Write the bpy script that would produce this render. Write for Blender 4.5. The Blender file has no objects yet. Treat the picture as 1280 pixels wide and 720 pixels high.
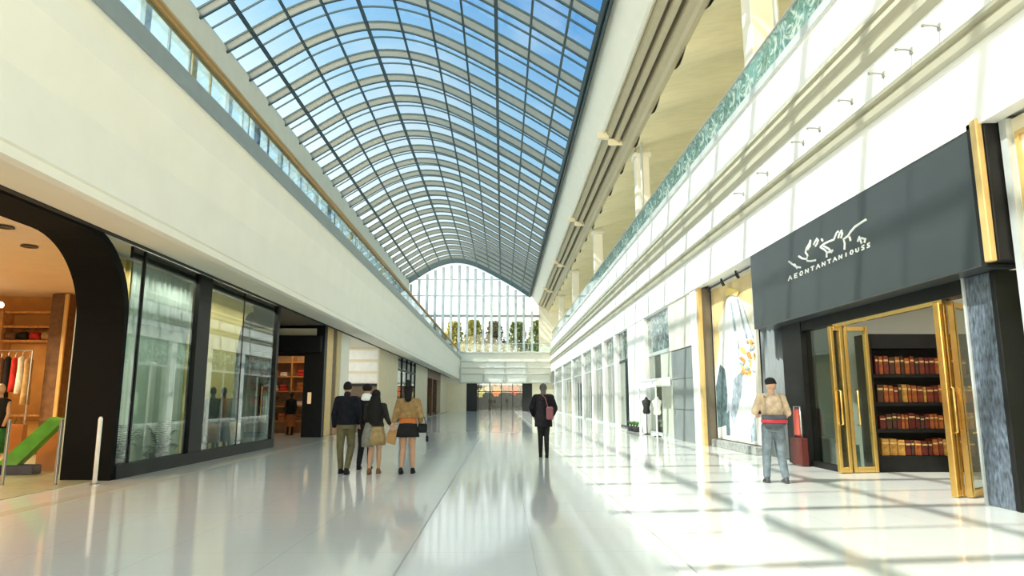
import bpy, math, random
from mathutils import Vector, Matrix
random.seed(7)
SC = bpy.context.scene
COL = SC.collection
# ------------------------------------------------------------------ camera, sky, sun, exposure
FPX = 850.0; EYE = 1.45
PITCH = math.atan(140 / FPX); YAW = math.atan(12 / FPX) * math.cos(PITCH)
cam_d = bpy.data.cameras.new('camera'); cam_d.sensor_width = 36; cam_d.lens = FPX / 1280 * 36
cam_d.clip_start = 0.05; cam_d.clip_end = 900
cam = bpy.data.objects.new('camera', cam_d); COL.objects.link(cam)
cam.location = (0, 0, EYE); cam.rotation_euler = (math.pi / 2 + PITCH, 0, -YAW)
SC.camera = cam
SC.view_settings.view_transform = 'Standard'; SC.view_settings.look = 'None'
SC.view_settings.gamma = 1; SC.view_settings.use_curve_mapping = False
SC.view_settings.exposure = 0.06
SC.cycles.transparent_max_bounces = 16
SC.cycles.max_bounces = 9; SC.cycles.diffuse_bounces = 6; SC.cycles.glossy_bounces = 4
SC.cycles.caustics_reflective = False; SC.cycles.caustics_refractive = False
SC.cycles.sample_clamp_indirect = 6

SUN_STRENGTH = 6.0
SKY_STRENGTH = 1.7
world = bpy.data.worlds.new('sky'); SC.world = world; world.use_nodes = True
nt = world.node_tree; nt.nodes.clear()
def nn(t, kind, **kw):
    n = t.nodes.new(kind)
    for k, v in kw.items(): setattr(n, k, v)
    return n
tc = nn(nt, 'ShaderNodeTexCoord'); sep = nn(nt, 'ShaderNodeSeparateXYZ')
nt.links.new(tc.outputs['Generated'], sep.inputs[0])
hr = nn(nt, 'ShaderNodeValToRGB'); cr = hr.color_ramp
cr.elements[0].position = 0.0; cr.elements[0].color = (1.15, 1.15, 1.10, 1)
cr.elements[1].position = 1.0; cr.elements[1].color = (0.035, 0.14, 0.36, 1)
for pos, c in ((0.13, (0.95, 0.97, 0.95, 1)), (0.21, (0.66, 0.74, 0.76, 1)), (0.36, (0.26, 0.44, 0.60, 1)), (0.60, (0.07, 0.22, 0.47, 1))):
    e = cr.elements.new(pos); e.color = c
# hazier towards the sun's side (west), deeper blue away from it
ma = nn(nt, 'ShaderNodeMath', operation='MULTIPLY_ADD'); ma.inputs[1].default_value = 0.50
nt.links.new(sep.outputs['X'], ma.inputs[0]); nt.links.new(sep.outputs['Z'], ma.inputs[2])
nt.links.new(ma.outputs[0], hr.inputs[0])
mp = nn(nt, 'ShaderNodeMapping'); mp.inputs['Scale'].default_value = (1.6, 1.6, 3.2)
nz = nn(nt, 'ShaderNodeTexNoise'); nz.inputs['Scale'].default_value = 2.2; nz.inputs['Detail'].default_value = 6
nt.links.new(tc.outputs['Generated'], mp.inputs[0]); nt.links.new(mp.outputs[0], nz.inputs['Vector'])
cl = nn(nt, 'ShaderNodeValToRGB'); cl.color_ramp.elements[0].position = 0.52; cl.color_ramp.elements[1].position = 0.80
nt.links.new(nz.outputs['Fac'], cl.inputs[0])
mx = nn(nt, 'ShaderNodeMixRGB'); mx.inputs['Color2'].default_value = (0.50, 0.56, 0.60, 1)
nt.links.new(cl.outputs[0], mx.inputs['Fac']); nt.links.new(hr.outputs[0], mx.inputs['Color1'])
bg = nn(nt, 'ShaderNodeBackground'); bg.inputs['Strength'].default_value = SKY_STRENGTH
wo = nn(nt, 'ShaderNodeOutputWorld')
# added fill: the unseen sky behind the camera is boosted and warmed
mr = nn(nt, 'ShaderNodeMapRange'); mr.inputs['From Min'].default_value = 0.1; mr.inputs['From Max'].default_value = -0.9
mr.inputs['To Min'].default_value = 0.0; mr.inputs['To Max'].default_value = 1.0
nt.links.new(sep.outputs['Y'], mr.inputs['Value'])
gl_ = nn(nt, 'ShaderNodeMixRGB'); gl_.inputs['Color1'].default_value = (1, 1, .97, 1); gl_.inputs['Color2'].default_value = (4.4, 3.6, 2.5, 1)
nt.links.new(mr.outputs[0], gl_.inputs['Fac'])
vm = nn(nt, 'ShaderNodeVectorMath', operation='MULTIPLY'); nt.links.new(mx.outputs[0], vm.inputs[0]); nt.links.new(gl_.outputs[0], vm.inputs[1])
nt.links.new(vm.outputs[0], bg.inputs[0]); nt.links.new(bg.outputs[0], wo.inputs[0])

sun_d = bpy.data.lights.new('sun', 'SUN'); sun_d.energy = SUN_STRENGTH; sun_d.angle = math.radians(0.5)
sun_d.color = (1.0, 0.94, 0.82)
sun = bpy.data.objects.new('sun', sun_d); COL.objects.link(sun)
SUN_DIR = Vector((0.63, 0.22, -0.777)).normalized()
sun.rotation_euler = SUN_DIR.to_track_quat('-Z', 'Y').to_euler(); sun.location = (-30, 20, 40)

# ------------------------------------------------------------------ helpers
def ray(px, py):
    x = px - 640; u = 360 - py
    Y = FPX * math.cos(PITCH) - u * math.sin(PITCH); Z = FPX * math.sin(PITCH) + u * math.cos(PITCH)
    c, s = math.cos(YAW), math.sin(YAW)
    return Vector((x * c + Y * s, -x * s + Y * c, Z))
def at_x(px, py, X):
    d = ray(px, py); t = X / d.x
    return Vector((X, d.y * t, d.z * t + EYE))
def at_y(px, py, Y):
    d = ray(px, py); t = Y / d.y
    return Vector((d.x * t, Y, d.z * t + EYE))

MATS = {}
def mat(name, color, rough=0.5, metal=0.0, spec=0.5, noise=0.05, nscale=4.0, bump=0.0, emit=None, estr=0.0, coat=0.0, stretch=(1, 1, 1)):
    if name in MATS: return MATS[name]
    m = bpy.data.materials.new(name); m.use_nodes = True
    t = m.node_tree; b = t.nodes['Principled BSDF']
    b.inputs['Roughness'].default_value = rough; b.inputs['Metallic'].default_value = metal
    b.inputs['Specular IOR Level'].default_value = spec; b.inputs['Coat Weight'].default_value = coat
    co = nn(t, 'ShaderNodeTexCoord'); mpp = nn(t, 'ShaderNodeMapping'); mpp.inputs['Scale'].default_value = stretch
    t.links.new(co.outputs['Object'], mpp.inputs[0])
    n = nn(t, 'ShaderNodeTexNoise'); n.inputs['Scale'].default_value = nscale; n.inputs['Detail'].default_value = 4
    t.links.new(mpp.outputs[0], n.inputs['Vector'])
    r = nn(t, 'ShaderNodeValToRGB')
    r.color_ramp.elements[0].position = 0.3; r.color_ramp.elements[1].position = 0.7
    r.color_ramp.elements[0].color = tuple(max(0, c * (1 - noise)) for c in color) + (1,)
    r.color_ramp.elements[1].color = tuple(min(1, c * (1 + noise)) for c in color) + (1,)
    t.links.new(n.outputs['Fac'], r.inputs[0]); t.links.new(r.outputs[0], b.inputs['Base Color'])
    if bump:
        bp = nn(t, 'ShaderNodeBump'); bp.inputs['Strength'].default_value = bump; bp.inputs['Distance'].default_value = 0.02
        t.links.new(n.outputs['Fac'], bp.inputs['Height']); t.links.new(bp.outputs[0], b.inputs['Normal'])
    if emit:
        b.inputs['Emission Color'].default_value = tuple(emit) + (1,); b.inputs['Emission Strength'].default_value = estr
    MATS[name] = m
    return m
def glass(name, tint, refl=1.0, rough=0.02, haze=0.0, hazecol=(0.7, 0.8, 0.85), ior=1.45, pattern=False):
    m = bpy.data.materials.new(name); m.use_nodes = True; t = m.node_tree; t.nodes.clear()
    tr = nn(t, 'ShaderNodeBsdfTransparent'); tr.inputs[0].default_value = tuple(tint) + (1,)
    gl = nn(t, 'ShaderNodeBsdfGlossy'); gl.inputs['Roughness'].default_value = rough
    lw = nn(t, 'ShaderNodeLayerWeight'); lw.inputs['Blend'].default_value = 0.5
    pw = nn(t, 'ShaderNodeMath', operation='POWER'); pw.inputs[1].default_value = 4.5
    t.links.new(lw.outputs['Facing'], pw.inputs[0])
    fr = nn(t, 'ShaderNodeMath', operation='MULTIPLY_ADD'); fr.inputs[1].default_value = 0.95; fr.inputs[2].default_value = 0.045
    t.links.new(pw.outputs[0], fr.inputs[0])
    k = nn(t, 'ShaderNodeMath', operation='MULTIPLY'); k.inputs[1].default_value = refl; k.use_clamp = True
    t.links.new(fr.outputs[0], k.inputs[0])
    base = tr.outputs[0]
    if haze > 0:
        df = nn(t, 'ShaderNodeBsdfDiffuse'); df.inputs[0].default_value = tuple(hazecol) + (1,)
        tl = nn(t, 'ShaderNodeBsdfTranslucent'); tl.inputs[0].default_value = tuple(hazecol) + (1,)
        a = nn(t, 'ShaderNodeMixShader'); a.inputs[0].default_value = 0.5
        t.links.new(df.outputs[0], a.inputs[1]); t.links.new(tl.outputs[0], a.inputs[2])
        h = nn(t, 'ShaderNodeMixShader'); h.inputs[0].default_value = haze
        t.links.new(base, h.inputs[1]); t.links.new(a.outputs[0], h.inputs[2]); base = h.outputs[0]
        if pattern:
            co = nn(t, 'ShaderNodeTexCoord'); n = nn(t, 'ShaderNodeTexNoise'); n.inputs['Scale'].default_value = 2.6
            n.inputs['Detail'].default_value = 6; n.inputs['Distortion'].default_value = 2.2
            t.links.new(co.outputs['Object'], n.inputs['Vector'])
            r = nn(t, 'ShaderNodeValToRGB'); r.color_ramp.elements[0].position = 0.45; r.color_ramp.elements[1].position = 0.60
            r.color_ramp.elements[0].color = (haze * .55,) * 3 + (1,); r.color_ramp.elements[1].color = (min(1, haze * 1.6),) * 3 + (1,)
            t.links.new(n.outputs['Fac'], r.inputs[0]); t.links.new(r.outputs[0], h.inputs[0])
            r2 = nn(t, 'ShaderNodeValToRGB'); r2.color_ramp.elements[0].position = 0.42; r2.color_ramp.elements[1].position = 0.62
            r2.color_ramp.elements[0].color = (0.30, 0.55, 0.57, 1); r2.color_ramp.elements[1].color = (0.90, 0.97, 0.93, 1)
            t.links.new(n.outputs['Fac'], r2.inputs[0])
            t.links.new(r2.outputs[0], df.inputs[0]); t.links.new(r2.outputs[0], tl.inputs[0])
    o = nn(t, 'ShaderNodeMixShader'); out = nn(t, 'ShaderNodeOutputMaterial')
    t.links.new(k.outputs[0], o.inputs[0]); t.links.new(base, o.inputs[1]); t.links.new(gl.outputs[0], o.inputs[2])
    t.links.new(o.outputs[0], out.inputs[0])
    MATS[name] = m
    return m

class MB:
    def __init__(s): s.v = []; s.f = []; s.mi = []; s.cur = 0
    def add(s, vs, fs):
        o = len(s.v); s.v += [tuple(v) for v in vs]; s.f += [tuple(i + o for i in f) for f in fs]; s.mi += [s.cur] * len(fs)
        return s
    def box(s, x0, x1, y0, y1, z0, z1):
        x0, x1 = sorted((x0, x1)); y0, y1 = sorted((y0, y1)); z0, z1 = sorted((z0, z1))
        return s.add([(x0, y0, z0), (x1, y0, z0), (x1, y1, z0), (x0, y1, z0), (x0, y0, z1), (x1, y0, z1), (x1, y1, z1), (x0, y1, z1)],
                     [(0, 3, 2, 1), (4, 5, 6, 7), (0, 1, 5, 4), (1, 2, 6, 5), (2, 3, 7, 6), (3, 0, 4, 7)])
    def bbox(s, x0, x1, y0, y1, z0, z1, b=0.01):      # box with chamfered edges
        x0, x1 = sorted((x0, x1)); y0, y1 = sorted((y0, y1)); z0, z1 = sorted((z0, z1))
        b = min(b, (x1 - x0) * .45, (y1 - y0) * .45, (z1 - z0) * .45)
        pr = [(x0 + b, y0), (x1 - b, y0), (x1, y0 + b), (x1, y1 - b), (x1 - b, y1), (x0 + b, y1), (x0, y1 - b), (x0, y0 + b)]
        cx, cy = (x0 + x1) / 2, (y0 + y1) / 2
        kx = 1 - 2 * b / (x1 - x0); ky = 1 - 2 * b / (y1 - y0)
        ins = [(cx + (x - cx) * kx, cy + (y - cy) * ky) for x, y in pr]
        rings = [[(x, y, z0) for x, y in ins], [(x, y, z0 + b) for x, y in pr], [(x, y, z1 - b) for x, y in pr], [(x, y, z1) for x, y in ins]]
        return s.rings(rings, cap=True)
    def rings(s, rings, cap=True, closed=False):
        n = len(rings[0]); vs = [p for r in rings for p in r]; fs = []
        m = len(rings)
        for i in range(m - (0 if closed else 1)):
            a = i * n; b = ((i + 1) % m) * n
            for j in range(n):
                k = (j + 1) % n
                fs.append((a + j, a + k, b + k, b + j))
        if cap and not closed:
            fs.append(tuple(range(n))[::-1]); fs.append(tuple(range((m - 1) * n, m * n)))
        return s.add(vs, fs)
    def prism_y(s, prof, y0, y1):                      # (x,z) polygon swept along y
        return s.rings([[(x, y0, z) for x, z in prof], [(x, y1, z) for x, z in prof]])
    def prism_x(s, prof, x0, x1):
        return s.rings([[(x0, y, z) for y, z in prof], [(x1, y, z) for y, z in prof]])
    def prism_z(s, prof, z0, z1):
        return s.rings([[(x, y, z0) for x, y in prof], [(x, y, z1) for x, y in prof]])
    def tube(s, pts, r, n=8, cap=True):
        pts = [Vector(p) for p in pts]; rr = r if isinstance(r, (list, tuple)) else [r] * len(pts)
        rings = []; prev = None
        for i, p in enumerate(pts):
            d = (pts[min(i + 1, len(pts) - 1)] - pts[max(i - 1, 0)])
            d = d.normalized() if d.length > 1e-9 else Vector((0, 0, 1))
            if prev is None:
                u = d.cross(Vector((0, 0, 1)))
                if u.length < 1e-3: u = d.cross(Vector((1, 0, 0)))
            else:
                u = prev - d * prev.dot(d)
            u.normalize(); w = d.cross(u); prev = u
            rings.append([p + (u * math.cos(2 * math.pi * k / n) + w * math.sin(2 * math.pi * k / n)) * rr[i] for k in range(n)])
        return s.rings(rings, cap)
    def lathe(s, prof, c=(0, 0, 0), n=16):             # (r,z)
        return s.rings([[(c[0] + r * math.cos(2 * math.pi * k / n), c[1] + r * math.sin(2 * math.pi * k / n), c[2] + z) for k in range(n)] for r, z in prof])
    def ell(s, c, r, nu=12, nv=8):
        rg = []
        for i in range(nv + 1):
            a = -math.pi / 2 + math.pi * i / nv; a = max(-1.5, min(1.5, a))
            rg.append([(c[0] + r[0] * math.cos(a) * math.cos(2 * math.pi * k / nu), c[1] + r[1] * math.cos(a) * math.sin(2 * math.pi * k / nu), c[2] + r[2] * math.sin(a)) for k in range(nu)])
        return s.rings(rg)
    def loft(s, secs, n=16):                            # (c, rx, ry)
        return s.rings([[(c[0] + rx * math.cos(2 * math.pi * k / n), c[1] + ry * math.sin(2 * math.pi * k / n), c[2]) for k in range(n)] for c, rx, ry in secs])
    def cap(s, p0, r0, p1, r1, n=10):
        p0 = Vector(p0); p1 = Vector(p1); d = (p1 - p0).normalized()
        pts = []; rr = []
        for a in (1.4, 1.0, 0.5): pts.append(p0 - d * r0 * math.sin(a)); rr.append(r0 * math.cos(a))
        pts.append(p0); rr.append(r0); pts.append(p1); rr.append(r1)
        for a in (0.5, 1.0, 1.4): pts.append(p1 + d * r1 * math.sin(a)); rr.append(r1 * math.cos(a))
        u = d.cross(Vector((0, 0, 1)))
        if u.length < 1e-3: u = d.cross(Vector((1, 0, 0)))
        u.normalize(); w = d.cross(u)
        return s.rings([[p + (u * math.cos(2 * math.pi * k / n) + w * math.sin(2 * math.pi * k / n)) * q for k in range(n)] for p, q in zip(pts, rr)])
    def build(s, name, m, parent=None, smooth=False, local=False, kind=None, label=None):
        me = bpy.data.meshes.new(name)
        off = Vector((0, 0, 0))
        if parent is not None and not local:
            p = parent
            while p: off += p.location; p = p.parent
        me.from_pydata([tuple(Vector(v) - off) for v in s.v], [], s.f)
        ms = m if isinstance(m, (list, tuple)) else [m]
        for q in ms: me.materials.append(q)
        if len(ms) > 1: me.polygons.foreach_set('material_index', s.mi)
        me.update()
        if smooth: me.polygons.foreach_set('use_smooth', [True] * len(me.polygons))
        o = bpy.data.objects.new(name, me); COL.objects.link(o)
        if parent is not None: o.parent = parent
        if kind: o['kind'] = kind
        if label: o['label'] = label
        return o
def empty(name, loc, label=None, cat=None, group=None, kind=None):
    o = bpy.data.objects.new(name, None); COL.objects.link(o); o.location = loc; o.empty_display_size = 0.1
    tag(o, label, cat, group, kind); return o
def tag(o, label=None, cat=None, group=None, kind=None):
    if label: o['label'] = label
    if cat: o['category'] = cat
    if group: o['group'] = group
    if kind: o['kind'] = kind
    return o
def copy_tree(o, parent=None):
    c = o.copy(); COL.objects.link(c); c.parent = parent
    for ch in list(o.children): copy_tree(ch, c)
    return c
def struct(name, mb, m, parent=None, **k):
    return mb.build(name, m, parent, kind='structure' if parent is None else None, **k)
def lerp(a, b, t): return a + (b - a) * t

# ------------------------------------------------------------------ materials
cream = mat('cream_plaster', (0.88, 0.85, 0.75), 0.55, noise=0.02, nscale=1.5)
cream_warm = mat('warm_cream_plaster', (0.86, 0.78, 0.58), 0.55, noise=0.03, nscale=1.5)
cream_dull = mat('ribbed_cream_panels', (0.88, 0.80, 0.56), 0.5, noise=0.06, nscale=1.2, stretch=(1, 6, 1), bump=0.3)
white = mat('white_plaster', (0.88, 0.88, 0.86), 0.5, noise=0.015, nscale=2)
greymetal = mat('grey_painted_steel', (0.30, 0.35, 0.35), 0.4, 0.3)
lightgrey = mat('light_grey_metal', (0.62, 0.66, 0.66), 0.4, 0.3)
darksteel = mat('dark_steel', (0.045, 0.075, 0.085), 0.45, 0.4)
ribsteel = mat('rib_steel', (0.20, 0.20, 0.175), 0.45, 0.1)
gold = mat('polished_brass', (0.83, 0.55, 0.17), 0.22, 0.9, noise=0.08, nscale=8)
goldpaint = mat('gold_paint', (0.72, 0.50, 0.20), 0.4, 0.3, noise=0.08)
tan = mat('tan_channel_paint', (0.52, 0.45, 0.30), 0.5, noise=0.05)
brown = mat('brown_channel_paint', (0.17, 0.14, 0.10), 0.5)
black = mat('black_lacquer', (0.010, 0.010, 0.010), 0.45, spec=.25, noise=0.2)
blackmatte = mat('black_matte', (0.02, 0.02, 0.02), 0.7, noise=0.2)
charcoal = mat('charcoal_sign_panel', (0.034, 0.042, 0.044), 0.33, 0.0, noise=0.06, nscale=0.8)
granite = mat('blue_grey_granite', (0.10, 0.125, 0.16), 0.3, noise=0.75, nscale=9, stretch=(1, 2.4, 0.9))
steel = mat('brushed_steel', (0.6, 0.6, 0.58), 0.3, 0.9)
roof_glass = glass('roof_glass', (0.86, 0.95, 0.98), 0.6, 0.03)
store_glass = glass('shop_glass', (0.90, 0.95, 0.91), 1.15, 0.01)
clear_glass = glass('clear_glass', (0.90, 0.96, 0.95), 1.2, 0.01)
rail_glass = glass('balustrade_glass', (0.86, 0.94, 0.95), 1.0, 0.02)
teal_glass = glass('mottled_teal_glass', (0.55, 0.78, 0.78), 1.0, 0.05, haze=0.5, pattern=True)  # noise mottle between teal and near white
transom_glass = glass('frosted_transom_glass', (0.6, 0.7, 0.75), 1.3, 0.08, haze=0.6, pattern=True)
frost_blue = glass('frosted_blue_glass', (0.8, 0.92, 1.0), 0.8, 0.1, haze=0.6, hazecol=(0.80, 0.90, 0.96))

# floor : polished white stone with fine joints and a few wide ones
m = bpy.data.materials.new('polished_white_stone'); m.use_nodes = True; t = m.node_tree; b = t.nodes['Principled BSDF']
co = nn(t, 'ShaderNodeTexCoord')
bk = nn(t, 'ShaderNodeTexBrick'); bk.offset = 0.0; bk.inputs['Scale'].default_value = 1.0
bk.inputs['Brick Width'].default_value = 1.2; bk.inputs['Row Height'].default_value = 1.2
bk.inputs['Mortar Size'].default_value = 0.004; bk.inputs['Mortar Smooth'].default_value = 0.4
bk.inputs['Color1'].default_value = (0.90, 0.89, 0.83, 1); bk.inputs['Color2'].default_value = (0.92, 0.91, 0.85, 1)
bk.inputs['Mortar'].default_value = (0.66, 0.65, 0.58, 1)
mpn = nn(t, 'ShaderNodeMapping'); mpn.inputs['Location'].default_value = (0.9, 0.3, 0)
t.links.new(co.outputs['Object'], mpn.inputs[0]); t.links.new(mpn.outputs[0], bk.inputs['Vector'])
n = nn(t, 'ShaderNodeTexNoise'); n.inputs['Scale'].default_value = 0.7; n.inputs['Detail'].default_value = 5
t.links.new(co.outputs['Object'], n.inputs['Vector'])
mxx = nn(t, 'ShaderNodeMixRGB', blend_type='MULTIPLY'); mxx.inputs['Fac'].default_value = 0.10
t.links.new(bk.outputs['Color'], mxx.inputs['Color1']); t.links.new(n.outputs['Color'], mxx.inputs['Color2'])
t.links.new(mxx.outputs[0], b.inputs['Base Color'])
b.inputs['Roughness'].default_value = 0.09; b.inputs['Specular IOR Level'].default_value = 0.8
bpn = nn(t, 'ShaderNodeBump'); bpn.inputs['Strength'].default_value = 0.02; bpn.inputs['Distance'].default_value = 0.02
n2 = nn(t, 'ShaderNodeTexNoise'); n2.inputs['Scale'].default_value = 1.6
t.links.new(co.outputs['Object'], n2.inputs['Vector']); t.links.new(n2.outputs['Fac'], bpn.inputs['Height'])
t.links.new(bpn.outputs[0], b.inputs['Normal'])
stone = m

# ------------------------------------------------------------------ dimensions
Y0, Y1, YE = -12.0, 90.0, 97.0
XL, XR = -7.2, 6.8           # shop fronts
GL, GR = -5.6, 6.4           # gallery edges
ZL, ZR = 7.1, 9.25           # gallery slab tops

# ------------------------------------------------------------------ floor, end walls, outer shell
struct('floor', MB().box(-20, 16, Y0, Y1 + 10, -0.3, 0), stone)
joint = mat('floor_joint', (0.48, 0.47, 0.42), 0.4)
band = mat('beige_floor_band', (0.70, 0.66, 0.54), 0.2, spec=0.8)
struct('trim_1', MB().box(-0.915, -0.895, Y0, Y1, -0.01, 0.002), joint)
struct('trim_2', MB().box(1.65, 1.67, Y0, Y1, -0.01, 0.002), joint)
struct('trim_3', MB().box(-6.55, -6.28, Y0, Y1, -0.01, 0.002), band)
struct('wall_back', MB().box(-20, 16, Y0 - 0.4, Y0, 0, 3.5), white)
struct('wall_left', MB().box(-20.4, -20, Y0, YE + 3, 0, ZL), cream_warm)
struct('wall_right', MB().box(16, 16.4, Y0, YE + 3, 0, 18), cream)

# ------------------------------------------------------------------ left gallery slab with its deep fascia
prof = [(-5.55, 7.08), (-5.50, 7.05), (-5.50, 6.76), (-5.58, 6.70), (-5.58, 6.10), (-5.74, 5.30), (-5.68, 5.28), (-5.62, 4.36),
        (-5.66, 4.34), (-5.66, 4.30), (-5.60, 4.28), (-5.60, 4.18), (-5.75, 4.17), (-6.9, 4.36), (-6.9, 4.45), (-20, 4.45), (-20, 7.08)]
struct('wall_left_fascia', MB().prism_y(prof, Y0, Y1), cream)
edge = [(-5.49, 7.10), (-5.47, 7.08), (-5.47, 6.74), (-5.50, 6.72), (-5.505, 7.085), (-5.9, 7.085), (-5.9, 7.11), (-5.5, 7.11)]
struct('trim_4', MB().prism_y(edge, Y0, Y1), greymetal)
struct('trim_5', MB().box(-6.96, -6.86, Y0, Y1, 4.33, 4.40), blackmatte)

# right gallery slab with its tall white fascia
prof = [(6.36, 9.25), (6.36, 9.08), (6.40, 9.05), (6.40, 5.12), (6.62, 5.12), (6.62, 5.18), (16, 5.18), (16, 9.25)]
struct('wall_right_fascia', MB().prism_y(prof, Y0, Y1), white)
mould = mat('moulding_cream', (.46, .44, .34), .5, noise=.02)
struct('trim_30', MB().prism_y([(6.41, 7.98), (6.30, 7.96), (6.27, 7.88), (6.33, 7.84), (6.33, 7.76), (6.25, 7.74),
        (6.22, 7.62), (6.30, 7.58), (6.33, 7.46), (6.28, 7.42), (6.28, 7.30), (6.36, 7.22), (6.41, 7.20)], Y0, Y1), mould)
struct('trim_31', MB().prism_y([(6.41, 6.56), (6.28, 6.52), (6.26, 6.44), (6.34, 6.41), (6.34, 6.34), (6.27, 6.32), (6.29, 6.22), (6.41, 6.20)], Y0, Y1), mould)
struct('trim_6', MB().box(6.335, 6.36, Y0, Y1, 9.06, 9.26), lightgrey)

# right eaves beam: smooth cream belly, then channels, then the gallery's ceiling
prof = [(4.0, 16.60), (4.18, 16.25), (4.5, 15.75), (4.85, 15.2), (5.02, 14.95), (5.14, 14.92), (5.3, 15.1), (5.3, 17.4), (4.4, 17.0)]
struct('ceiling_edge_right', MB().prism_y(prof, Y0, YE), cream)
struct('trim_32', MB().prism_y([(3.70, 16.14), (3.98, 16.62), (4.16, 16.3), (3.82, 16.04)], Y0, YE), darksteel)
mb = MB()
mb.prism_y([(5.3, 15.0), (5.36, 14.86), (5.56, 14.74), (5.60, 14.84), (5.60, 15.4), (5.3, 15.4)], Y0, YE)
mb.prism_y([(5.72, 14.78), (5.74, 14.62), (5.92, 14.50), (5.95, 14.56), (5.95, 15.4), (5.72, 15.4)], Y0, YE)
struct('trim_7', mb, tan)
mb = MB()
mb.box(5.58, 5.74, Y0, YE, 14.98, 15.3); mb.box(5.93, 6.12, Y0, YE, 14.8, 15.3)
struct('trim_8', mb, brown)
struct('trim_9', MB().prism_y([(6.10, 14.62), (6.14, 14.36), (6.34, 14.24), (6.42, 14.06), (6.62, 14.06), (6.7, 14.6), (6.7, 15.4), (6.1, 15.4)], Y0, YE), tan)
# brackets tying the channels at each column
def clip(Y):
    mb = MB(); mb.bbox(4.86, 5.44, Y - .16, Y + .16, 14.70, 15.05, .03); mb.bbox(5.40, 6.3, Y - .07, Y + .07, 14.36, 14.70, .02)
    return mb
for i, Y in enumerate((0.6, 17.2, 33.2, 49.6, 65.6, 81.6)):
    struct('trim_%d' % (10 + i), clip(Y), cream_warm)

# curved ribbed ceiling over the right gallery
NA = 10
def ceil_z(x, y):
    s = (x - 6.6) / 9.4
    return 14.10 + 0.85 * math.sin(math.pi * min(1, s * 1.0)) + 0.30 * math.sin(y * 2 * math.pi / 4.1 + s * 2.2)
mb = MB(); xs = [6.6 + 9.4 * i / 14 for i in range(15)]; ys = [Y0 + (YE - Y0) * j / 260 for j in range(261)]
vs = [(x, y, ceil_z(x, y)) for y in ys for x in xs]
fs = [(j * 15 + i, j * 15 + i + 1, (j + 1) * 15 + i + 1, (j + 1) * 15 + i) for j in range(260) for i in range(14)]
mb.add(vs, fs)
struct('ceiling_gallery', mb, cream_dull, smooth=True)
struct('ceiling_roof_slab', MB().box(5.3, 16.4, Y0, YE + 3, 17.0, 17.4), cream)  # unseen slab added to keep the sun out of the gallery
# walls behind the right gallery with upper shop openings
mb = MB(); mb.box(12.0, 12.3, Y0, YE, ZR, 14.6)
struct('wall_right_upper', mb, cream_warm)

# left upper wall: a row of tall windows below a deep cream beam
struct('wall_left_beam', MB().prism_y([(-13.5, 16.8), (-13.46, 18.35), (-13.6, 18.6), (-14.2, 18.9), (-14.2, 16.8)], Y0, YE), cream_warm)
struct('wall_left_upper', MB().box(-14.0, -13.7, Y0, YE, ZL, 9.4), cream_warm)
struct('trim_16', MB().box(-13.62, -13.3, Y0, YE, 16.62, 16.84), goldpaint)
y = Y0; i = 0
wm = [white, goldpaint, lightgrey, brown]
while y < YE - 0.5:
    i += 1; y2 = min(y + 4.0, YE)
    f = MB().box(-13.95, -13.6, y, y + .45, 9.4, 16.8); f.box(-13.9, -13.65, y + .45, y2, 9.4, 9.6); f.box(-13.9, -13.65, y + .45, y2, 13.0, 13.15)
    f.box(-13.85, -13.7, y + 2.1, y + 2.2, 9.6, 16.8)
    w = struct('window_%d' % i, f, wm[(i * 7) % 4 if i % 3 else 0])
    MB().box(-13.80, -13.78, y + .45, y2, 9.6, 16.8).build('pane', frost_blue, w)
    y += 4.0

# ------------------------------------------------------------------ glazed vault
VP = [(-13.7, 18.5), (-12.15, 19.5), (-10.53, 20.5), (-8.92, 21.2), (-7.23, 21.58), (-5.4, 21.48), (-3.68, 20.98), (-1.97, 20.17), (-.33, 19.27), (1.23, 18.37), (2.7, 17.45), (4.0, 16.6)]
def vault_pts(sub=4):
    P = [Vector((x, 0, z)) for x, z in VP]; out = []
    for i in range(len(P) - 1):
        p0 = P[max(i - 1, 0)]; p1 = P[i]; p2 = P[i + 1]; p3 = P[min(i + 2, len(P) - 1)]
        for k in range(sub):
            t = k / sub
            out.append(0.5 * ((2 * p1) + (p2 - p0) * t + (2 * p0 - 5 * p1 + 4 * p2 - p3) * t * t + (3 * p1 - p0 - 3 * p2 + p3) * t ** 3))
    out.append(P[-1]); return out
VPT = vault_pts()
def vault_nrm(i):
    a = VPT[max(i - 1, 0)]; b = VPT[min(i + 1, len(VPT) - 1)]; d = (b - a).normalized()
    return Vector((d.z, 0, -d.x))        # pointing inward/down
def sweep(y0, y1, d0, d1):
    rg = []
    for i, p in enumerate(VPT):
        n = vault_nrm(i); a = p + n * d0; c = p + n * d1
        rg.append([(a.x, y0, a.z), (a.x, y1, a.z), (c.x, y1, c.z), (c.x, y0, c.z)])
    return rg
ceiling = empty('ceiling', (0, 40, 18)); ceiling['kind'] = 'structure'
glz = MB(); vs = []
for p in VPT: vs += [(p.x, Y0, p.z + .02), (p.x, YE, p.z + .02)]
glz.add(vs, [(2 * i, 2 * i + 1, 2 * i + 3, 2 * i + 2) for i in range(len(VPT) - 1)])
glz.build('glazing', roof_glass, ceiling, smooth=True)
rib0 = MB().rings(sweep(-.04, .04, -.02, .42)); rib0.cur = 1
rib0.rings(sweep(-.065, .065, .40, .46)); rib0.rings(sweep(-.065, .065, -.05, .05))
mul0 = MB().rings(sweep(-.025, .025, -.02, .07))
def place_sw(mb, name, mt, y, proto=[None, None]):
    o = mb.build(name, mt, None); return o
rb = rib0.build('rib', [ribsteel, darksteel], ceiling, local=True); rb.location = (0, 0, -18)
ml = mul0.build('mullion', darksteel, ceiling, local=True); ml.location = (0, 0, -18)
k = 0
ribY = []
yy = 34.0 - 3.0 * 15
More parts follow.
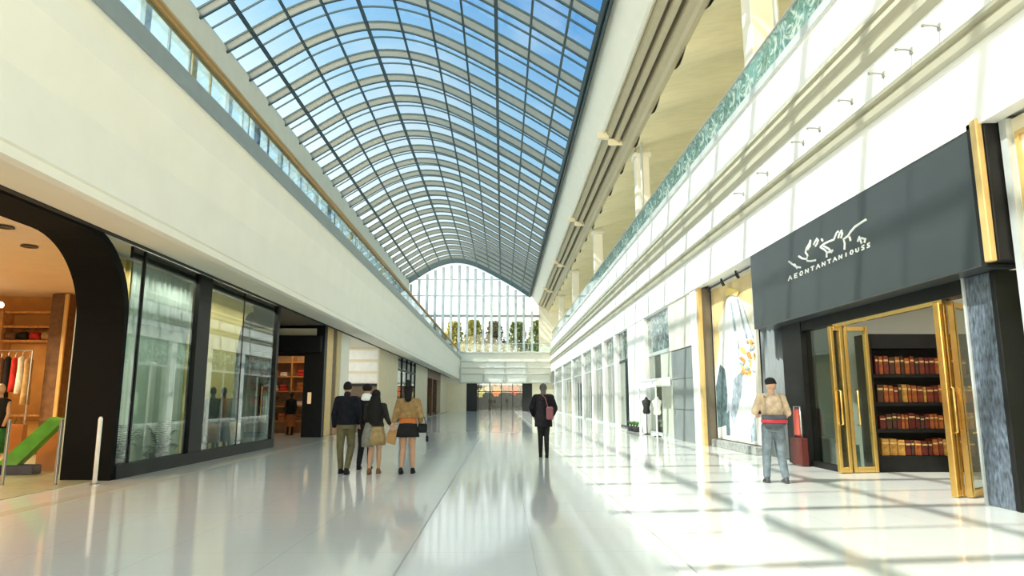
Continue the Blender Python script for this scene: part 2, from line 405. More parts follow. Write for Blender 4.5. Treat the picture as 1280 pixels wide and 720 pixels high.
while yy <= YE - 0.2: ribY.append(yy); yy += 3.0
for j, yy in enumerate(ribY):
    o = rb if j == 0 else rb.copy()
    if j: COL.objects.link(o)
    o.location = (0, yy - 40, -18)
for j, yy in enumerate(ribY[:-1]):
    o = ml if j == 0 else ml.copy()
    if j: COL.objects.link(o)
    o.location = (0, yy + 1.5 - 40, -18)
for i, (x, z) in enumerate(VP):
    r = 0.085 if i in (1, 4, 8) else 0.05
    MB().box(x - r, x + r, Y0, YE, z - .56, z - .42).build('purlin', darksteel, ceiling)
# dark arch closing the far end of the vault
struct('trim_17', MB().rings(sweep(YE - .5, YE - .1, -.1, .55)), darksteel)

# ------------------------------------------------------------------ far end: glazed gable, bridge, ground level shop
cw = empty('window_end', (-4.8, YE, 7.3)); cw['kind'] = 'structure'
def roof_z(x):
    for a, b in zip(VPT, VPT[1:]):
        if a.x <= x <= b.x: return lerp(a.z, b.z, (x - a.x) / (b.x - a.x + 1e-9))
    return 14.9
finw = mat('white_fin', (0.50, 0.53, 0.54), 0.4)
x = -13.2; first = True; nf = 0
while x < 5.2:
    zt = roof_z(x) - .9
    f = MB().bbox(x - .17, x + .17, YE - .30, YE + .15, 7.3, zt, .02).build('fin', finw if nf % 5 else lightgrey, cw); nf += 1
    x += 1.16
for z, h, mm in ((13.2, .30, greymetal), (16.2, .14, lightgrey), (18.6, .10, lightgrey), (7.35, .3, greymetal)):
    MB().box(-13.6, 5.3 if z < 15 else 4.2 if z < 17 else 1.0, YE - .2, YE + .2, z, z + h).build('transom', mm, cw)
pg = MB(); xs = [p.x for p in VPT]
pg.add([(p.x, YE, 7.3) for p in VPT] + [(p.x, YE, p.z - .3) for p in VPT], [(i, i + 1, len(VPT) + i + 1, len(VPT) + i) for i in range(len(VPT) - 1)])
pg.add([(4.0, YE, 7.3), (5.2, YE, 7.3), (5.2, YE, 15), (4.0, YE, 15)], [(0, 1, 2, 3)])
pg.build('pane', clear_glass, cw)
struct('wall_end_left', MB().box(-20, -13.6, YE, YE + .3, 7.1, 18.7), cream_warm)
struct('wall_end_right', MB().box(5.2, 16, YE, YE + .3, 5, 17), cream)

mb = MB(); mb.box(-20, 16, Y1, YE + .3, 3.6, 7.75)
bridge = struct('wall_end_bridge', mb, cream)
fr = MB()
for z in (7.55, 6.35, 5.55, 4.75, 3.6): fr.bbox(-5.6, 6.4, Y1 - .22, Y1, z, z + .16, .02)
for x in (-5.6, -2.6, .25, 3.1, 6.25): fr.box(x, x + .2, Y1 - .16, Y1, 3.6, 6.4)
fr.build('bridge_frame', mat('pale_stone_trim', (0.62, 0.62, 0.56), .5), bridge)
lit = mat('white_panel', (0.92, 0.93, 0.90), 0.35)
for x0, x1 in ((-2.3, .15), (.55, 3.0)):
    for z0, z1 in ((5.75, 6.3), (4.95, 5.5), (3.85, 4.7)):
        MB().box(x0, x1, Y1 - .06, Y1, z0, z1).build('bridge_panel', lit, bridge)
mb = MB(); mb.box(-20, -4.7, Y1, Y1 + .3, 0, 3.6); mb.box(3.9, 16, Y1, Y1 + .3, 0, 3.6)
struct('wall_end_ground', mb, cream_warm)
struct('wall_end_shop', MB().box(-6, 6, Y1 + 9.7, Y1 + 10, 0, 3.6), mat('dim_shop_wall', (0.07, 0.06, 0.055), .6, noise=.3))
mb = MB()
for x in (-4.7, -3.2, -1.7, -.2, 1.3, 2.8): mb.box(x, x + .10, Y1 + .05, Y1 + .2, 0, 3.6)
mb.box(-4.7, 3.9, Y1 + .05, Y1 + .2, 2.5, 2.6)
w = struct('window_far_shop', mb, blackmatte)
MB().box(-4.7, 3.9, Y1 + .12, Y1 + .14, 0, 3.6).build('pane', clear_glass, w)
mb = MB(); mb.box(-4.7, -3.3, Y1 + .02, Y1 + .05, 0, 3.6); mb.box(2.6, 3.9, Y1 + .02, Y1 + .05, 0, 3.6)
struct('trim_18', mb, blackmatte)
# hanging flower clusters in the far shop, petals given an added glow
glow_petal = [mat('orange_petals', (0.9, 0.22, 0.04), .6, emit=(1, .3, .1), estr=.6), mat('red_petals', (0.7, 0.04, 0.03), .6, emit=(1, .1, .05), estr=.4),
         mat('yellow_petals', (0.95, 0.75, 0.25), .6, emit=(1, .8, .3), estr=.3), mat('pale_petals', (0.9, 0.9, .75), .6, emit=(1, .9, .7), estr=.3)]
greenleaf = mat('leaf_green', (0.06, 0.17, 0.03), .6, noise=.4, nscale=9)
for j, (x, z, s, c, ws) in enumerate(((-3.0, 2.4, .62, 2, 'pale yellow'), (-1.95, 2.95, .38, 3, 'cream'), (-.75, 2.6, .72, 0, 'large orange'), (.45, 3.0, .36, 1, 'small dark red'), (1.6, 2.7, .7, 1, 'large red'), (2.65, 2.5, .3, 0, 'small orange'))):
    t0 = empty('flower_arrangement', (x, Y1 + .9, z - s), '%s flower ball hanging in the far end shop window' % ws, 'flowers', 'hanging flowers in the far shop')
    mb = MB(); lf = MB()
    for q in range(26):
        d = Vector((random.gauss(0, 1), random.gauss(0, 1), random.gauss(0, 1))).normalized() * s * random.uniform(.6, .9)
        (mb if q % 4 else lf).ell((x + d.x, Y1 + .9 + d.y * .6, z + d.z), (s * .27,) * 3, 7, 5)
    mb.ell((x, Y1 + .9, z), (s * .7, s * .45, s * .7), 10, 7)
    mb.build('blooms', glow_petal[c], t0, smooth=True); lf.build('foliage', greenleaf, t0, smooth=True)
    MB().tube([(x, Y1 + .9, z + s * .5), (x, Y1 + .9, 3.6)], .02, 5).build('hanging_wire', blackmatte, t0)
ld = bpy.data.lights.new('shop_ceiling_lamp', 'AREA'); ld.shape = 'RECTANGLE'; ld.size = 7; ld.size_y = 5; ld.energy = 200; ld.color = (1, .93, .8)
lo = bpy.data.objects.new('shop_ceiling_lamp', ld); COL.objects.link(lo); lo.location = (-.4, Y1 + 5, 3.45)

# trees outside the gable
bark = mat('bark', (0.16, 0.11, 0.07), .8, noise=.3, nscale=12)
leafm = [mat('autumn_yellow_leaves', (0.50, 0.42, 0.08), .7, noise=.35, nscale=5), mat('olive_leaves', (0.22, 0.26, 0.07), .7, noise=.35, nscale=5), mat('brown_green_leaves', (0.24, 0.20, 0.09), .7, noise=.35, nscale=5)]
struct('terrain', MB().box(-60, 60, YE + 3.2, YE + 60, 3.0, 3.4), mat('paving', (.35, .34, .3), .8))
def tree(x, y, h, mi, label):
    t0 = empty('tree', (x, y, 3.4), label, 'tree', 'trees outside the end window')
    MB().tube([(x, y, 3.4), (x + .1, y, 3.4 + h * .4), (x, y + .1, 3.4 + h * .75)], [.22, .16, .06], 8).build('trunk', bark, t0, smooth=True)
    mb = MB()
    for q in range(1300):
        a = random.uniform(0, 2 * math.pi); zz = random.uniform(.22, 1.0); rr = (1 - abs(zz - .55) * 1.3) * h * .21 * math.sqrt(random.random())
        c = Vector((x + rr * math.cos(a), y + rr * math.sin(a), 3.4 + zz * h)); s = random.uniform(.18, .42)
        u = Vector((random.gauss(0, 1), random.gauss(0, 1), random.gauss(0, 1))).normalized() * s
        w_ = u.cross(Vector((random.gauss(0, 1), random.gauss(0, 1), random.gauss(0, 1)))).normalized() * s * .6
        mb.add([c - u, c + w_, c + u, c - w_], [(0, 1, 2, 3)])
    mb.build('foliage', leafm[mi], t0)
for a in ((-11.5, 102, 9.5, 2, 'brownish tree beyond the end window, leftmost of the row'), (-7.6, 107, 10.2, 0, 'yellow-leaved tree beyond the end window, left of centre'), (-4.3, 102, 9.8, 0, 'bright yellow tree beyond the middle of the end window'),
          (-1.2, 107, 10.3, 2, 'brown-green tree beyond the end window, right of the bright yellow one'), (2.2, 102, 9.6, 1, 'olive green tree beyond the right half of the end window'), (5.6, 107, 10.4, 1, 'olive tree beyond the right edge of the end window')):
    tree(*a)

# ------------------------------------------------------------------ balustrades
def balustrade(name, x, zb, h, y0, y1, step, gm, rail_mat, rail_r, post_mat, label, flat=False):
    r = empty(name, (x, (y0 + y1) / 2, zb), label, 'balustrade')
    y = y0
    pp = MB().box(x - .012, x + .012, .03, step - .03, zb + .04, zb + h - .06).build('glass_panel', gm, r)
    po = MB().bbox(x - .05, x - .02, -.025, .025, zb, zb + h, .008).build('post', post_mat, r) if x < 0 else MB().bbox(x + .02, x + .05, -.025, .025, zb, zb + h, .008).build('post', post_mat, r)
    n = 0
    while y < y1 - .1:
        a = pp if n == 0 else pp.copy(); b_ = po if n == 0 else po.copy()
        if n: COL.objects.link(a); COL.objects.link(b_)
        a.location = (0, y, 0); b_.location = (0, y, 0); n += 1; y += step
    # meshes were built shifted by the root: the child offset is relative to it
    if flat: MB().bbox(x - rail_r * 1.6, x + rail_r * 1.6, y0, y1, zb + h - .06, zb + h + .06, .02).build('handrail', rail_mat, r)
    else: MB().tube([(x, y0, zb + h), (x, y1, zb + h)], rail_r, 10).build('handrail', rail_mat, r, smooth=True)
    return r
balustrade('gallery_balustrade', -5.85, 7.11, .92, Y0, Y1, 3.0, rail_glass, mat('bronze_gilt', (.50, .27, .07), .4, .6), .055, steel, 'glass balustrade with brass handrail along the left gallery edge', flat=True)
balustrade('gallery_balustrade', 6.55, 9.25, 1.05, Y0, Y1, 3.0, teal_glass, steel, .03, steel, 'mottled teal glass balustrade along the right gallery edge')
r = empty('bridge_balustrade', (.4, Y1 + .1, 7.75), 'glass balustrade on the bridge across the far end', 'balustrade')
for q in range(8):
    x = -5.6 + q * 1.5
    MB().box(x + .03, x + 1.47, Y1 + .09, Y1 + .11, 7.78, 8.75).build('glass_panel', rail_glass, r)
    MB().box(x - .02, x + .02, Y1 + .08, Y1 + .14, 7.75, 8.85).build('post', steel, r)
MB().tube([(-5.6, Y1 + .1, 8.85), (6.4, Y1 + .1, 8.85)], .04, 8).build('handrail', steel, r)

# columns of the right gallery
for Y in (1.6, 17.6, 33.6, 49.9, 65.9, 81.9):
    mb = MB(); mb.bbox(6.85, 7.5, Y - .35, Y + .35, ZR, 14.3, .03); mb.bbox(6.72, 7.6, Y - .45, Y + .45, 13.75, 14.0, .03)
    struct('pillar', mb, cream)
for Y in (15.4, 31.6):
    struct('pillar', MB().tube([(6.75, Y, ZR), (6.75, Y, 14.2)], .07, 10), lightgrey, smooth=True)
# small brackets on the right fascia
p0 = None
wb = mat('bracket_grey', (.38, .38, .35), .4, .5)
for j, (px, py) in enumerate(((1175, 38), (1140, 68), (1105, 93), (1065, 122), (1025, 160), (1005, 182), (960, 222), (930, 245))):
    yb = at_x(px, py, 6.4).y
    if p0 is None:
        p0 = empty('wall_bracket', (6.4, yb, 6.85), None, 'bracket', 'wall brackets on the right fascia')
        MB().box(-.02, 0, -.04, .04, -.05, .05).build('mounting_plate', wb, p0, local=True)
        MB().tube([(0, 0, 0), (-.12, -.02, .01), (-.26, -.04, .0)], .018, 8).build('bracket_arm', wb, p0, local=True)
        MB().ell((-.27, -.04, -.005), (.03, .03, .03), 8, 6).build('bracket_tip', wb, p0, local=True, smooth=True); o = p0
    else: o = copy_tree(p0)
    o.location = (6.4, yb, 6.85)
    o['label'] = ('small grey bracket on the white fascia, nearest of the row', 'small grey bracket on the white fascia, second nearest of the row', 'small grey bracket on the white fascia, third nearest of the row', 'small grey bracket on the white fascia, fourth nearest of the row',
                  'small grey bracket on the white fascia, fourth from the far end', 'small grey bracket on the white fascia, third from the far end', 'small grey bracket on the white fascia, second from the far end', 'small grey bracket on the white fascia, farthest of the row')[j]

# ------------------------------------------------------------------ right side: near frame
fr = MB(); fr.box(6.62, 6.95, 8.40, 8.52, 0, 5.12)
struct('trim_20', fr, lightgrey)
w = struct('window_1_right', MB().prism_x([(8.4, 0), (8.4, 5.1), (3.6, 5.1), (3.6, 0), (3.95, 0), (3.95, 4.6), (8.05, 4.6), (8.05, 0)], 6.70, 6.95), cream_warm)
MB().prism_x([(8.33, 0), (8.33, 4.9), (3.7, 4.9), (3.7, 0), (3.76, 0), (3.76, 4.84), (8.27, 4.84), (8.27, 0)], 6.66, 6.72).build('gilt_bead', goldpaint, w)
MB().prism_x([(8.10, 0), (8.10, 4.66), (3.9, 4.66), (3.9, 0), (3.96, 0), (3.96, 4.6), (8.04, 4.6), (8.04, 0)], 6.64, 6.74).build('gilt_bead', goldpaint, w)
MB().box(6.80, 6.82, 3.95, 8.05, 0, 4.6).build('pane', store_glass, w)
struct('wall_right_display', MB().box(7.7, 7.9, -12, 8.5, 0, 5.12), cream_warm)
struct('wall_right_near', MB().box(6.7, 6.95, -12, 3.6, 0, 5.12), white)

# dark shop sign with its gilded end
sgn = empty('shop_sign', (6.42, 13, 3.2), 'charcoal shop sign box with white horse drawing and lettering above the brass doors', 'sign')
MB().bbox(6.42, 7.0, 8.84, 17.2, 3.22, 5.19, .012).build('sign_box', charcoal, sgn)
MB().bbox(6.40, 7.0, 8.72, 8.84, 3.20, 5.20, .01).build('end_cap', black, sgn)
MB().bbox(6.36, 6.45, 8.59, 8.72, 3.24, 5.20, .012).build('gilt_strip', goldpaint, sgn, label='gold strip down the near end of the sign')
MB().bbox(6.45, 7.0, 8.56, 8.72, 3.24, 5.20, .01).build('side_panel', black, sgn)
ink = mat('white_sign_ink', (0.85, 0.87, 0.85), .5)
def strokes(lst, r):
    mb = MB()
    for st in lst:
        pts = [at_x(980 + x * 120 / 864, 260 + y * 100 / 720, 6.413) for x, y in st]
        mb.tube(pts, r, 6)
    return mb
horse = [[(45, 480), (75, 505), (110, 530), (150, 535)], [(95, 505), (120, 545)], [(135, 435), (165, 455), (205, 460), (215, 430), (195, 400), (205, 360), (230, 320), (240, 290)], [(215, 375), (235, 345), (240, 300)],
         [(210, 475), (240, 478), (285, 470)], [(270, 330), (280, 305), (300, 275)], [(285, 345), (300, 320), (310, 285)], [(330, 350), (360, 325), (400, 305), (450, 285), (475, 225), (490, 210)],
         [(330, 355), (365, 375), (390, 400), (425, 395), (440, 380)], [(360, 345), (400, 365), (430, 400)], [(385, 400), (385, 445)], [(490, 270), (500, 235), (520, 205), (525, 235), (515, 270)], [(545, 375), (548, 320), (538, 280), (580, 250), (600, 215), (640, 170), (690, 135), (740, 105)],
         [(590, 260), (600, 295)], [(665, 300), (680, 260), (690, 290), (700, 320)], [(700, 270), (735, 280), (725, 310)], [(340, 280), (350, 300)]]
strokes(horse, .022).build('horse_drawing', ink, sgn)
letters = []
x0, y0_, x1, y1_ = 55, 630, 760, 335
nL = 15
for q in range(nL):
    u = q / (nL - 1); cx = lerp(x0, x1, u); cy = lerp(y0_, y1_, u) ; h = 36; w_ = 17
    tx, ty = .92, -.40
    def P(a, b_): return (cx + a * w_ * tx, cy + a * w_ * ty - b_ * h)
    g = 'AEONTANTANIOUSS'[q]
    G = {'A': [[(-1, -.5), (0, .5), (1, -.5)], [(-.5, 0), (.5, 0)]], 'E': [[(.8, .5), (-.6, .5), (-.6, -.5), (.8, -.5)], [(-.6, 0), (.5, 0)]], 'O': [[(-.8, 0), (-.3, .5), (.5, .4), (.8, 0), (.3, -.5), (-.5, -.4), (-.8, 0)]],
         'N': [[(-.8, -.5), (-.8, .5), (.8, -.5), (.8, .5)]], 'T': [[(-.9, .5), (.9, .5)], [(0, .5), (0, -.5)]], 'I': [[(0, .5), (0, -.5)]], 'U': [[(-.8, .5), (-.7, -.3), (0, -.5), (.7, -.3), (.8, .5)]], 'S': [[(.7, .5), (-.5, .4), (-.5, .1), (.6, -.1), (.6, -.45), (-.7, -.5)]]}[g]
    strokes([[P(a, b_) for a, b_ in st] for st in G], .013).build('letter', ink, sgn)

# granite pillar, lintel, boutique room
pil = struct('pillar', MB().bbox(6.78, 7.5, 9.22, 9.76, 0, 3.22, .015), granite)
MB().bbox(6.76, 7.52, 9.12, 9.215, 0, 3.22, .01).build('side_board', black, pil)
MB().box(6.755, 6.79, 9.745, 9.79, 0, 3.22).build('edge_trim', lightgrey, pil)
struct('trim_21', MB().box(6.82, 7.1, 9.80, 16.5, 3.0, 3.22), black)
struct('ceiling_boutique', MB().box(6.8, 13, 8.8, 18.3, 3.55, 3.7), cream)
struct('wall_boutique_back', MB().box(12.8, 13, 8.5, 18.3, 0, 3.55), cream)
struct('wall_boutique_far', MB().box(7.12, 7.62, 15.4, 15.6, 0, 3.55), mat('deep_teal_paint', (.05, .09, .085), .4))
struct('wall_boutique_rear', MB().box(7.62, 13, 15.4, 15.6, 0, 3.55), white)
struct('wall_boutique_near', MB().box(7.6, 13, 8.9, 9.1, 0, 3.55), cream)
struct('trim_22', MB().box(6.84, 6.92, 10.4, 13.95, 2.93, 3.0), gold)
for ly in (10.8, 13.0):
    ld = bpy.data.lights.new('boutique_ceiling_lamp', 'AREA'); ld.size = 1.2; ld.energy = 22; ld.color = (1, .9, .75)
    lo = bpy.data.objects.new('boutique_ceiling_lamp', ld); COL.objects.link(lo); lo.location = (9.0, ly, 3.5)

# cabinet with shelves of goods
cb = empty('display_cabinet', (8.7, 14.4, 0), 'tall black cabinet of red and gold goods inside the brass doors', 'cabinet')
MB().bbox(7.66, 9.9, 14.62, 14.7, 0, 2.82, .005).build('back_panel', blackmatte, cb)
for xx in (7.66, 9.84): MB().bbox(xx, xx + .06, 14.15, 14.62, 0, 2.82, .005).build('side_panel', black, cb)
MB().bbox(7.72, 9.84, 14.15, 14.62, 2.52, 2.82, .005).build('top_panel', black, cb)
MB().bbox(7.72, 9.84, 14.15, 14.62, 0, .32, .005).build('plinth', black, cb)
SH = [(1.98, .45, 'top'), (1.40, .44, 'second'), (.86, .40, 'third'), (.32, .44, 'bottom')]
for z, h, _ in SH[:3]: MB().bbox(7.72, 9.84, 14.18, 14.62, z - .07, z, .005).build('shelf', black, cb)
bc = {'dark red': (0.14, 0.012, 0.008), 'orange': (0.42, 0.10, 0.015), 'gold': (0.60, 0.30, 0.05), 'brown': (0.08, 0.03, 0.015), 'rust red': (.24, .035, .012)}
bm_ = {k_: mat('cover_' + k_.replace(' ', '_'), tuple(c * .7 for c in v_), .45, noise=.45, nscale=14) for k_, v_ in bc.items()}
for z, h, nm in SH:
    x = 7.80
    while x < 9.70:
        wdt = random.uniform(.07, .14); hh = h * random.uniform(.66, .86)
        cn = random.choice(['dark red', 'orange', 'gold', 'brown', 'rust red', 'orange'] if nm != 'top' else ['dark red', 'brown', 'orange', 'rust red'])
        if nm == 'bottom' and x < 8.15: cn = 'gold'; wdt = .16
        t0 = empty('book', (x + wdt / 2, 14.35, z), '%s bound volume upright in the %s row of the black cabinet' % (cn, nm), 'book', 'bound volumes in the %s row of the cabinet' % nm)
        MB().bbox(x, x + wdt - .012, 14.20, 14.46, z + .002, z + hh, .008).build('cover', bm_[cn], t0)
        MB().box(x + .006, x + wdt - .018, 14.19, 14.205, z + hh * .70, z + hh * .80).build('spine_band', goldpaint, t0)
        x += wdt + .004
# folding brass doors
def leaf(name, a, b_, z1, label, inner=True):
    a = Vector(a); b_ = Vector(b_); d = (b_ - a); L = d.length; ang = math.atan2(d.y, d.x)
    r = empty(name, (a.x, a.y, 0), label, 'door'); r.rotation_euler = (0, 0, ang)
    def P(mb, n_, m_, **k): return mb.build(n_, m_, r, local=True, **k)
    P(MB().bbox(0, .075, -.05, .05, .01, z1, .01), 'stile', gold)
    P(MB().bbox(L - .075, L, -.05, .05, .01, z1, .01), 'stile', gold)
    P(MB().bbox(.075, L - .075, -.04, .04, z1 - .09, z1, .01), 'top_rail', gold)
    P(MB().bbox(.075, L - .075, -.04, .04, .01, .12, .01), 'bottom_rail', gold)
    P(MB().box(.075, L - .075, -.008, .008, .12, z1 - .09), 'glass_panel', store_glass)
    hd = MB().tube([(L * .3, -.05, .95), (L * .3, -.11, .97), (L * .3, -.11, 1.63), (L * .3, -.05, 1.65)], .018, 8)
    P(hd, 'door_handle', gold, smooth=True)
    return r
leaf('door_leaf', (6.74, 13.92), (7.02, 13.98), 2.96, 'narrow brass framed glass door leaf nearest the dark side window')
leaf('door_leaf', (7.06, 14.0), (7.60, 14.06), 2.96, 'brass framed glass door leaf folded beside the black cabinet')
leaf('door_leaf', (6.80, 10.50), (6.98, 10.58), 2.97, 'thick brass door leaf standing open left of the granite pillar')
leaf('door_leaf', (7.00, 10.45), (7.62, 10.9), 2.97, 'brass framed glass door leaf folded inward behind the granite pillar')
# side window of the boutique
f = MB(); f.box(6.80, 7.08, 15.40, 16.45, 0, 3.22); f.box(6.86, 7.0, 14.0, 14.06, 0, 3.0); f.box(6.86, 7.0, 14.0, 15.4, 0, .12)
w = struct('window_2_right', f, black)
MB().box(6.92, 6.94, 14.06, 15.4, .12, 3.0).build('pane', store_glass, w)
bx = empty('display_stand', (7.5, 15.0, 0), 'slim dark stand of gilt ornaments behind the boutique side window', 'stand')
MB().bbox(7.3, 7.7, 14.9, 15.2, 0, .5, .01).build('plinth', mat('teal_plinth', (.10, .18, .18), .4), bx)
MB().tube([(7.5, 15.05, .5), (7.5, 15.05, 2.5)], .02, 8).build('pole', gold, bx)
for q in range(9):
    MB().lathe([(.01, 0), (.09, .03), (.11, .09), (.05, .15), (.03, .18)], (7.5 + .05 * math.sin(q * 2), 15.05, .62 + q * .21), 10).build('ornament', mat('amber_ornament', (.75, .42, .12), .35, noise=.4, nscale=12), bx, smooth=True)
# pleated grey curtain in the recess
def pleats(name, x, y0, y1, z0, z1, amp, per, m_, parent=None, n=None, dx=0.0):
    n = n or int((y1 - y0) / per * 10); vs = []
    for i in range(n + 1):
        y = lerp(y0, y1, i / n); a = amp * math.sin(2 * math.pi * (y - y0) / per) + amp * .4 * math.sin(2 * math.pi * (y - y0) / per * 2.3 + 1)
        vs += [(x + a * .7, y, z1), (x + a + dx, y, z0), (x + a + dx + .02, y, z0), (x + a * .7 + .02, y, z1)]
    fs = []
    for i in range(n):
        a = 4 * i; c = 4 * i + 4
        fs += [(a, a + 1, c + 1, c), (a + 1, a + 2, c + 2, c + 1), (a + 2, a + 3, c + 3, c + 2), (a + 3, a, c, c + 3)]
    fs += [(0, 3, 2, 1), (4 * n, 4 * n + 1, 4 * n + 2, 4 * n + 3)]
    return MB().add(vs, fs).build(name, m_, parent, smooth=True)
cu = empty('curtain', (7.0, 17.4, 0), 'grey pleated curtain in the recess between poster and boutique', 'curtain')
pleats('curtain_fabric', 7.05, 16.5, 18.4, .02, 3.4, .05, .24, mat('grey_curtain', (.20, .22, .23), .7), cu)
MB().tube([(7.05, 16.55, 5.18), (7.05, 16.55, 3.42), (7.05, 18.35, 3.42), (7.05, 18.35, 5.18)], .02, 8).build('curtain_rail', steel, cu)
struct('wall_recess', MB().box(7.2, 7.4, 15.6, 23.2, 0, 5.12), mat('dark_recess_paint', (.08, .085, .09), .6))
ch = empty('handbag_display', (6.9, 15.95, 0), 'dark red leather trunk with tall handles standing by the black post', 'bag')
MB().bbox(6.58, 6.78, 15.3, 15.85, .01, .62, .03).build('body', mat('maroon_leather', (.10, .015, .012), .45), ch)
MB().tube([(6.68, 15.4, .62), (6.68, 15.42, 1.3), (6.68, 15.74, 1.3), (6.68, 15.76, .62)], .02, 8).build('handle', steel, ch, smooth=True)
MB().bbox(6.62, 6.74, 15.46, 15.70, .64, 1.26, .04).build('red_scarf', mat('coral_cloth', (.55, .10, .07), .7), ch, label='coral red cloth draped over the handle')

# large fashion poster on its stone plinth
struct('baseboard_right', MB().bbox(6.70, 7.0, 18.4, 22.2, 0, .22, .02), mat('grey_stone_plinth', (.32, .33, .32), .4, noise=.3, nscale=9))
po = empty('poster', (6.95, 20.3, .22), 'tall poster with billowing white gown on ochre backdrop', 'poster')
MB().bbox(6.90, 7.0, 18.42, 22.16, .24, 5.10, .01).build('frame', mat('pale_frame', (.75, .72, .62), .4), po)
pm = [mat('poster_ochre', (.74, .55, .26), .5, noise=.25, nscale=1.2), mat('poster_white', (.86, .86, .84), .5, noise=.05), mat('poster_greyblue', (.35, .41, .47), .5, noise=.5, nscale=5), mat('poster_cream', (.82, .74, .56), .5, noise=.1, nscale=2), mat('poster_dark_teal', (.10, .16, .18), .5, noise=.6, nscale=7), mat('poster_orange', (.80, .30, .07), .5, noise=.4, nscale=10), mat('poster_yellow', (.85, .62, .18), .5), mat('poster_lilac', (.66, .69, .80), .5, noise=.15)]
art = MB(); lay = [6.895]
def poly(ci, pts):
    art.cur = ci; lay[0] -= .0008
    q = [at_x(870 + x * 90 / 282, 340 + y * 230 / 720, 6.9) for x, y in pts]
    q = [(lay[0], max(18.5, min(22.08, p.y)), max(.3, min(5.02, p.z))) for p in q]
    art.add(q, [tuple(range(len(q)))])
poly(3, [(20, 60), (230, -20), (245, 700), (20, 690)])
poly(0, [(20, 80), (220, 0), (225, 130), (150, 90), (120, 110), (60, 260), (35, 400), (22, 380)])
poly(0, [(45, 250), (90, 230), (100, 330), (70, 400)])
poly(1, [(120, 110), (140, 85), (165, 90), (235, 250), (245, 670), (130, 690), (60, 660), (75, 400), (105, 200)])
poly(2, [(180, 130), (186, 130), (232, 260), (224, 262)])
poly(2, [(160, 105), (166, 105), (205, 260), (196, 262)])
poly(2, [(135, 120), (142, 120), (172, 300), (160, 300)])
poly(4, [(95, 360), (115, 380), (125, 480), (120, 600), (85, 610), (65, 570), (75, 450)])
poly(7, [(125, 250), (160, 230), (175, 360), (150, 420), (140, 560), (122, 600), (128, 400)])
poly(2, [(150, 420), (188, 380), (180, 480), (150, 600), (138, 560)])
poly(4, [(118, 560), (132, 540), (136, 640), (122, 640)])
poly(2, [(215, 620), (235, 560), (240, 660), (218, 665)])
for q in range(34):
    cx = random.uniform(182, 236); cy = random.uniform(270, 400); s = random.uniform(5, 10)
    poly(random.choice([5, 5, 6, 2]), [(cx - s, cy), (cx, cy - s * 1.2), (cx + s, cy), (cx, cy + s * 1.2)])
poly(6, [(118, 70), (135, 60), (175, 75), (165, 95), (140, 88), (122, 95)])
art.build('printed_image', pm, po)
for yy in (18.9, 20.2, 21.6):
    t0 = empty('picture_light', (6.9, yy, 5.0), 'small spotlight over the gown poster, %s' % ('beside the dark sign' if yy < 19 else 'above its middle' if yy < 21 else 'beside the gold column'), 'spotlight')
    MB().tube([(6.62, yy, 5.08), (6.62, yy, 5.0)], .03, 8).build('mounting_stem', blackmatte, t0); MB().tube([(6.62, yy, 5.0), (6.70, yy, 4.86)], .045, 10).build('spot_head', blackmatte, t0)

# gold column, white pier, grey shutter
pl = struct('pillar', MB().bbox(6.44, 6.9, 22.45, 23.1, 0, 5.12, .02), white)
c2 = struct('trim_23', MB().bbox(6.48, 6.60, 22.20, 22.43, 0, 5.12, .01), goldpaint)
struct('trim_24', MB().bbox(6.60, 6.9, 22.24, 22.44, 0, 5.12, .01), brown)
d1 = struct('door_1', MB().bbox(6.50, 6.56, 23.14, 26.2, 0, 3.28, .01), mat('grey_shutter', (.21, .24, .245), .35, noise=.12, nscale=1.4))
for z in (1.1, 2.2): MB().box(6.495, 6.505, 23.14, 26.2, z, z + .02).build('panel_joint', darksteel, d1)
MB().bbox(6.46, 6.5, 25.9, 25.98, .9, 1.2, .01).build('door_handle', steel, d1)
struct('wall_right_panel', MB().box(6.46, 6.9, 23.1, 26.3, 3.30, 5.12), mat('pale_stone_panel', (.70, .68, .60), .4, noise=.12, nscale=1.5))
struct('pillar', MB().bbox(6.42, 6.9, 30.8, 34.9, 0, 5.12, .03), white)
# bay with the white awning
f = MB(); f.box(6.6, 6.72, 26.3, 26.5, 0, 3.4); f.box(6.6, 6.72, 28.3, 28.4, 0, 3.4); f.box(6.6, 6.72, 26.3, 30.8, 3.36, 3.5); f.box(6.6, 6.72, 26.3, 30.8, 0, .1)
w = struct('window_3_right', f, lightgrey)
MB().box(6.65, 6.67, 28.4, 30.8, .1, 3.36).build('pane', store_glass, w)
MB().box(6.64, 6.68, 26.5, 28.3, .1, 3.36).build('door_panel', mat('pale_green_panel', (.55, .58, .50), .4), w)
MB().box(6.62, 6.66, 26.3, 30.8, 3.5, 5.12).build('transom_pane', transom_glass, w)
aw = empty('awning', (6.5, 28.4, 2.1), 'white rounded awning over the stall beside the grey shutter', 'awning')
rg = []
for i in range(9):
    a = math.pi / 2 * i / 8; rg.append((6.58 - .62 * math.sin(a), 2.35 + .30 * math.cos(a) - .30))
pr = rg + [(6.58 - .62, 1.95), (6.58 - .58, 1.95), (6.58 - .58, 2.03), (6.58, 2.0)]
MB().prism_y(pr, 26.8, 30.3).build('canopy', white, aw)
for yy in (26.9, 30.2): MB().tube([(6.02, yy, 0.0), (6.02, yy, 1.97)], .03, 8).build('post', white, aw)
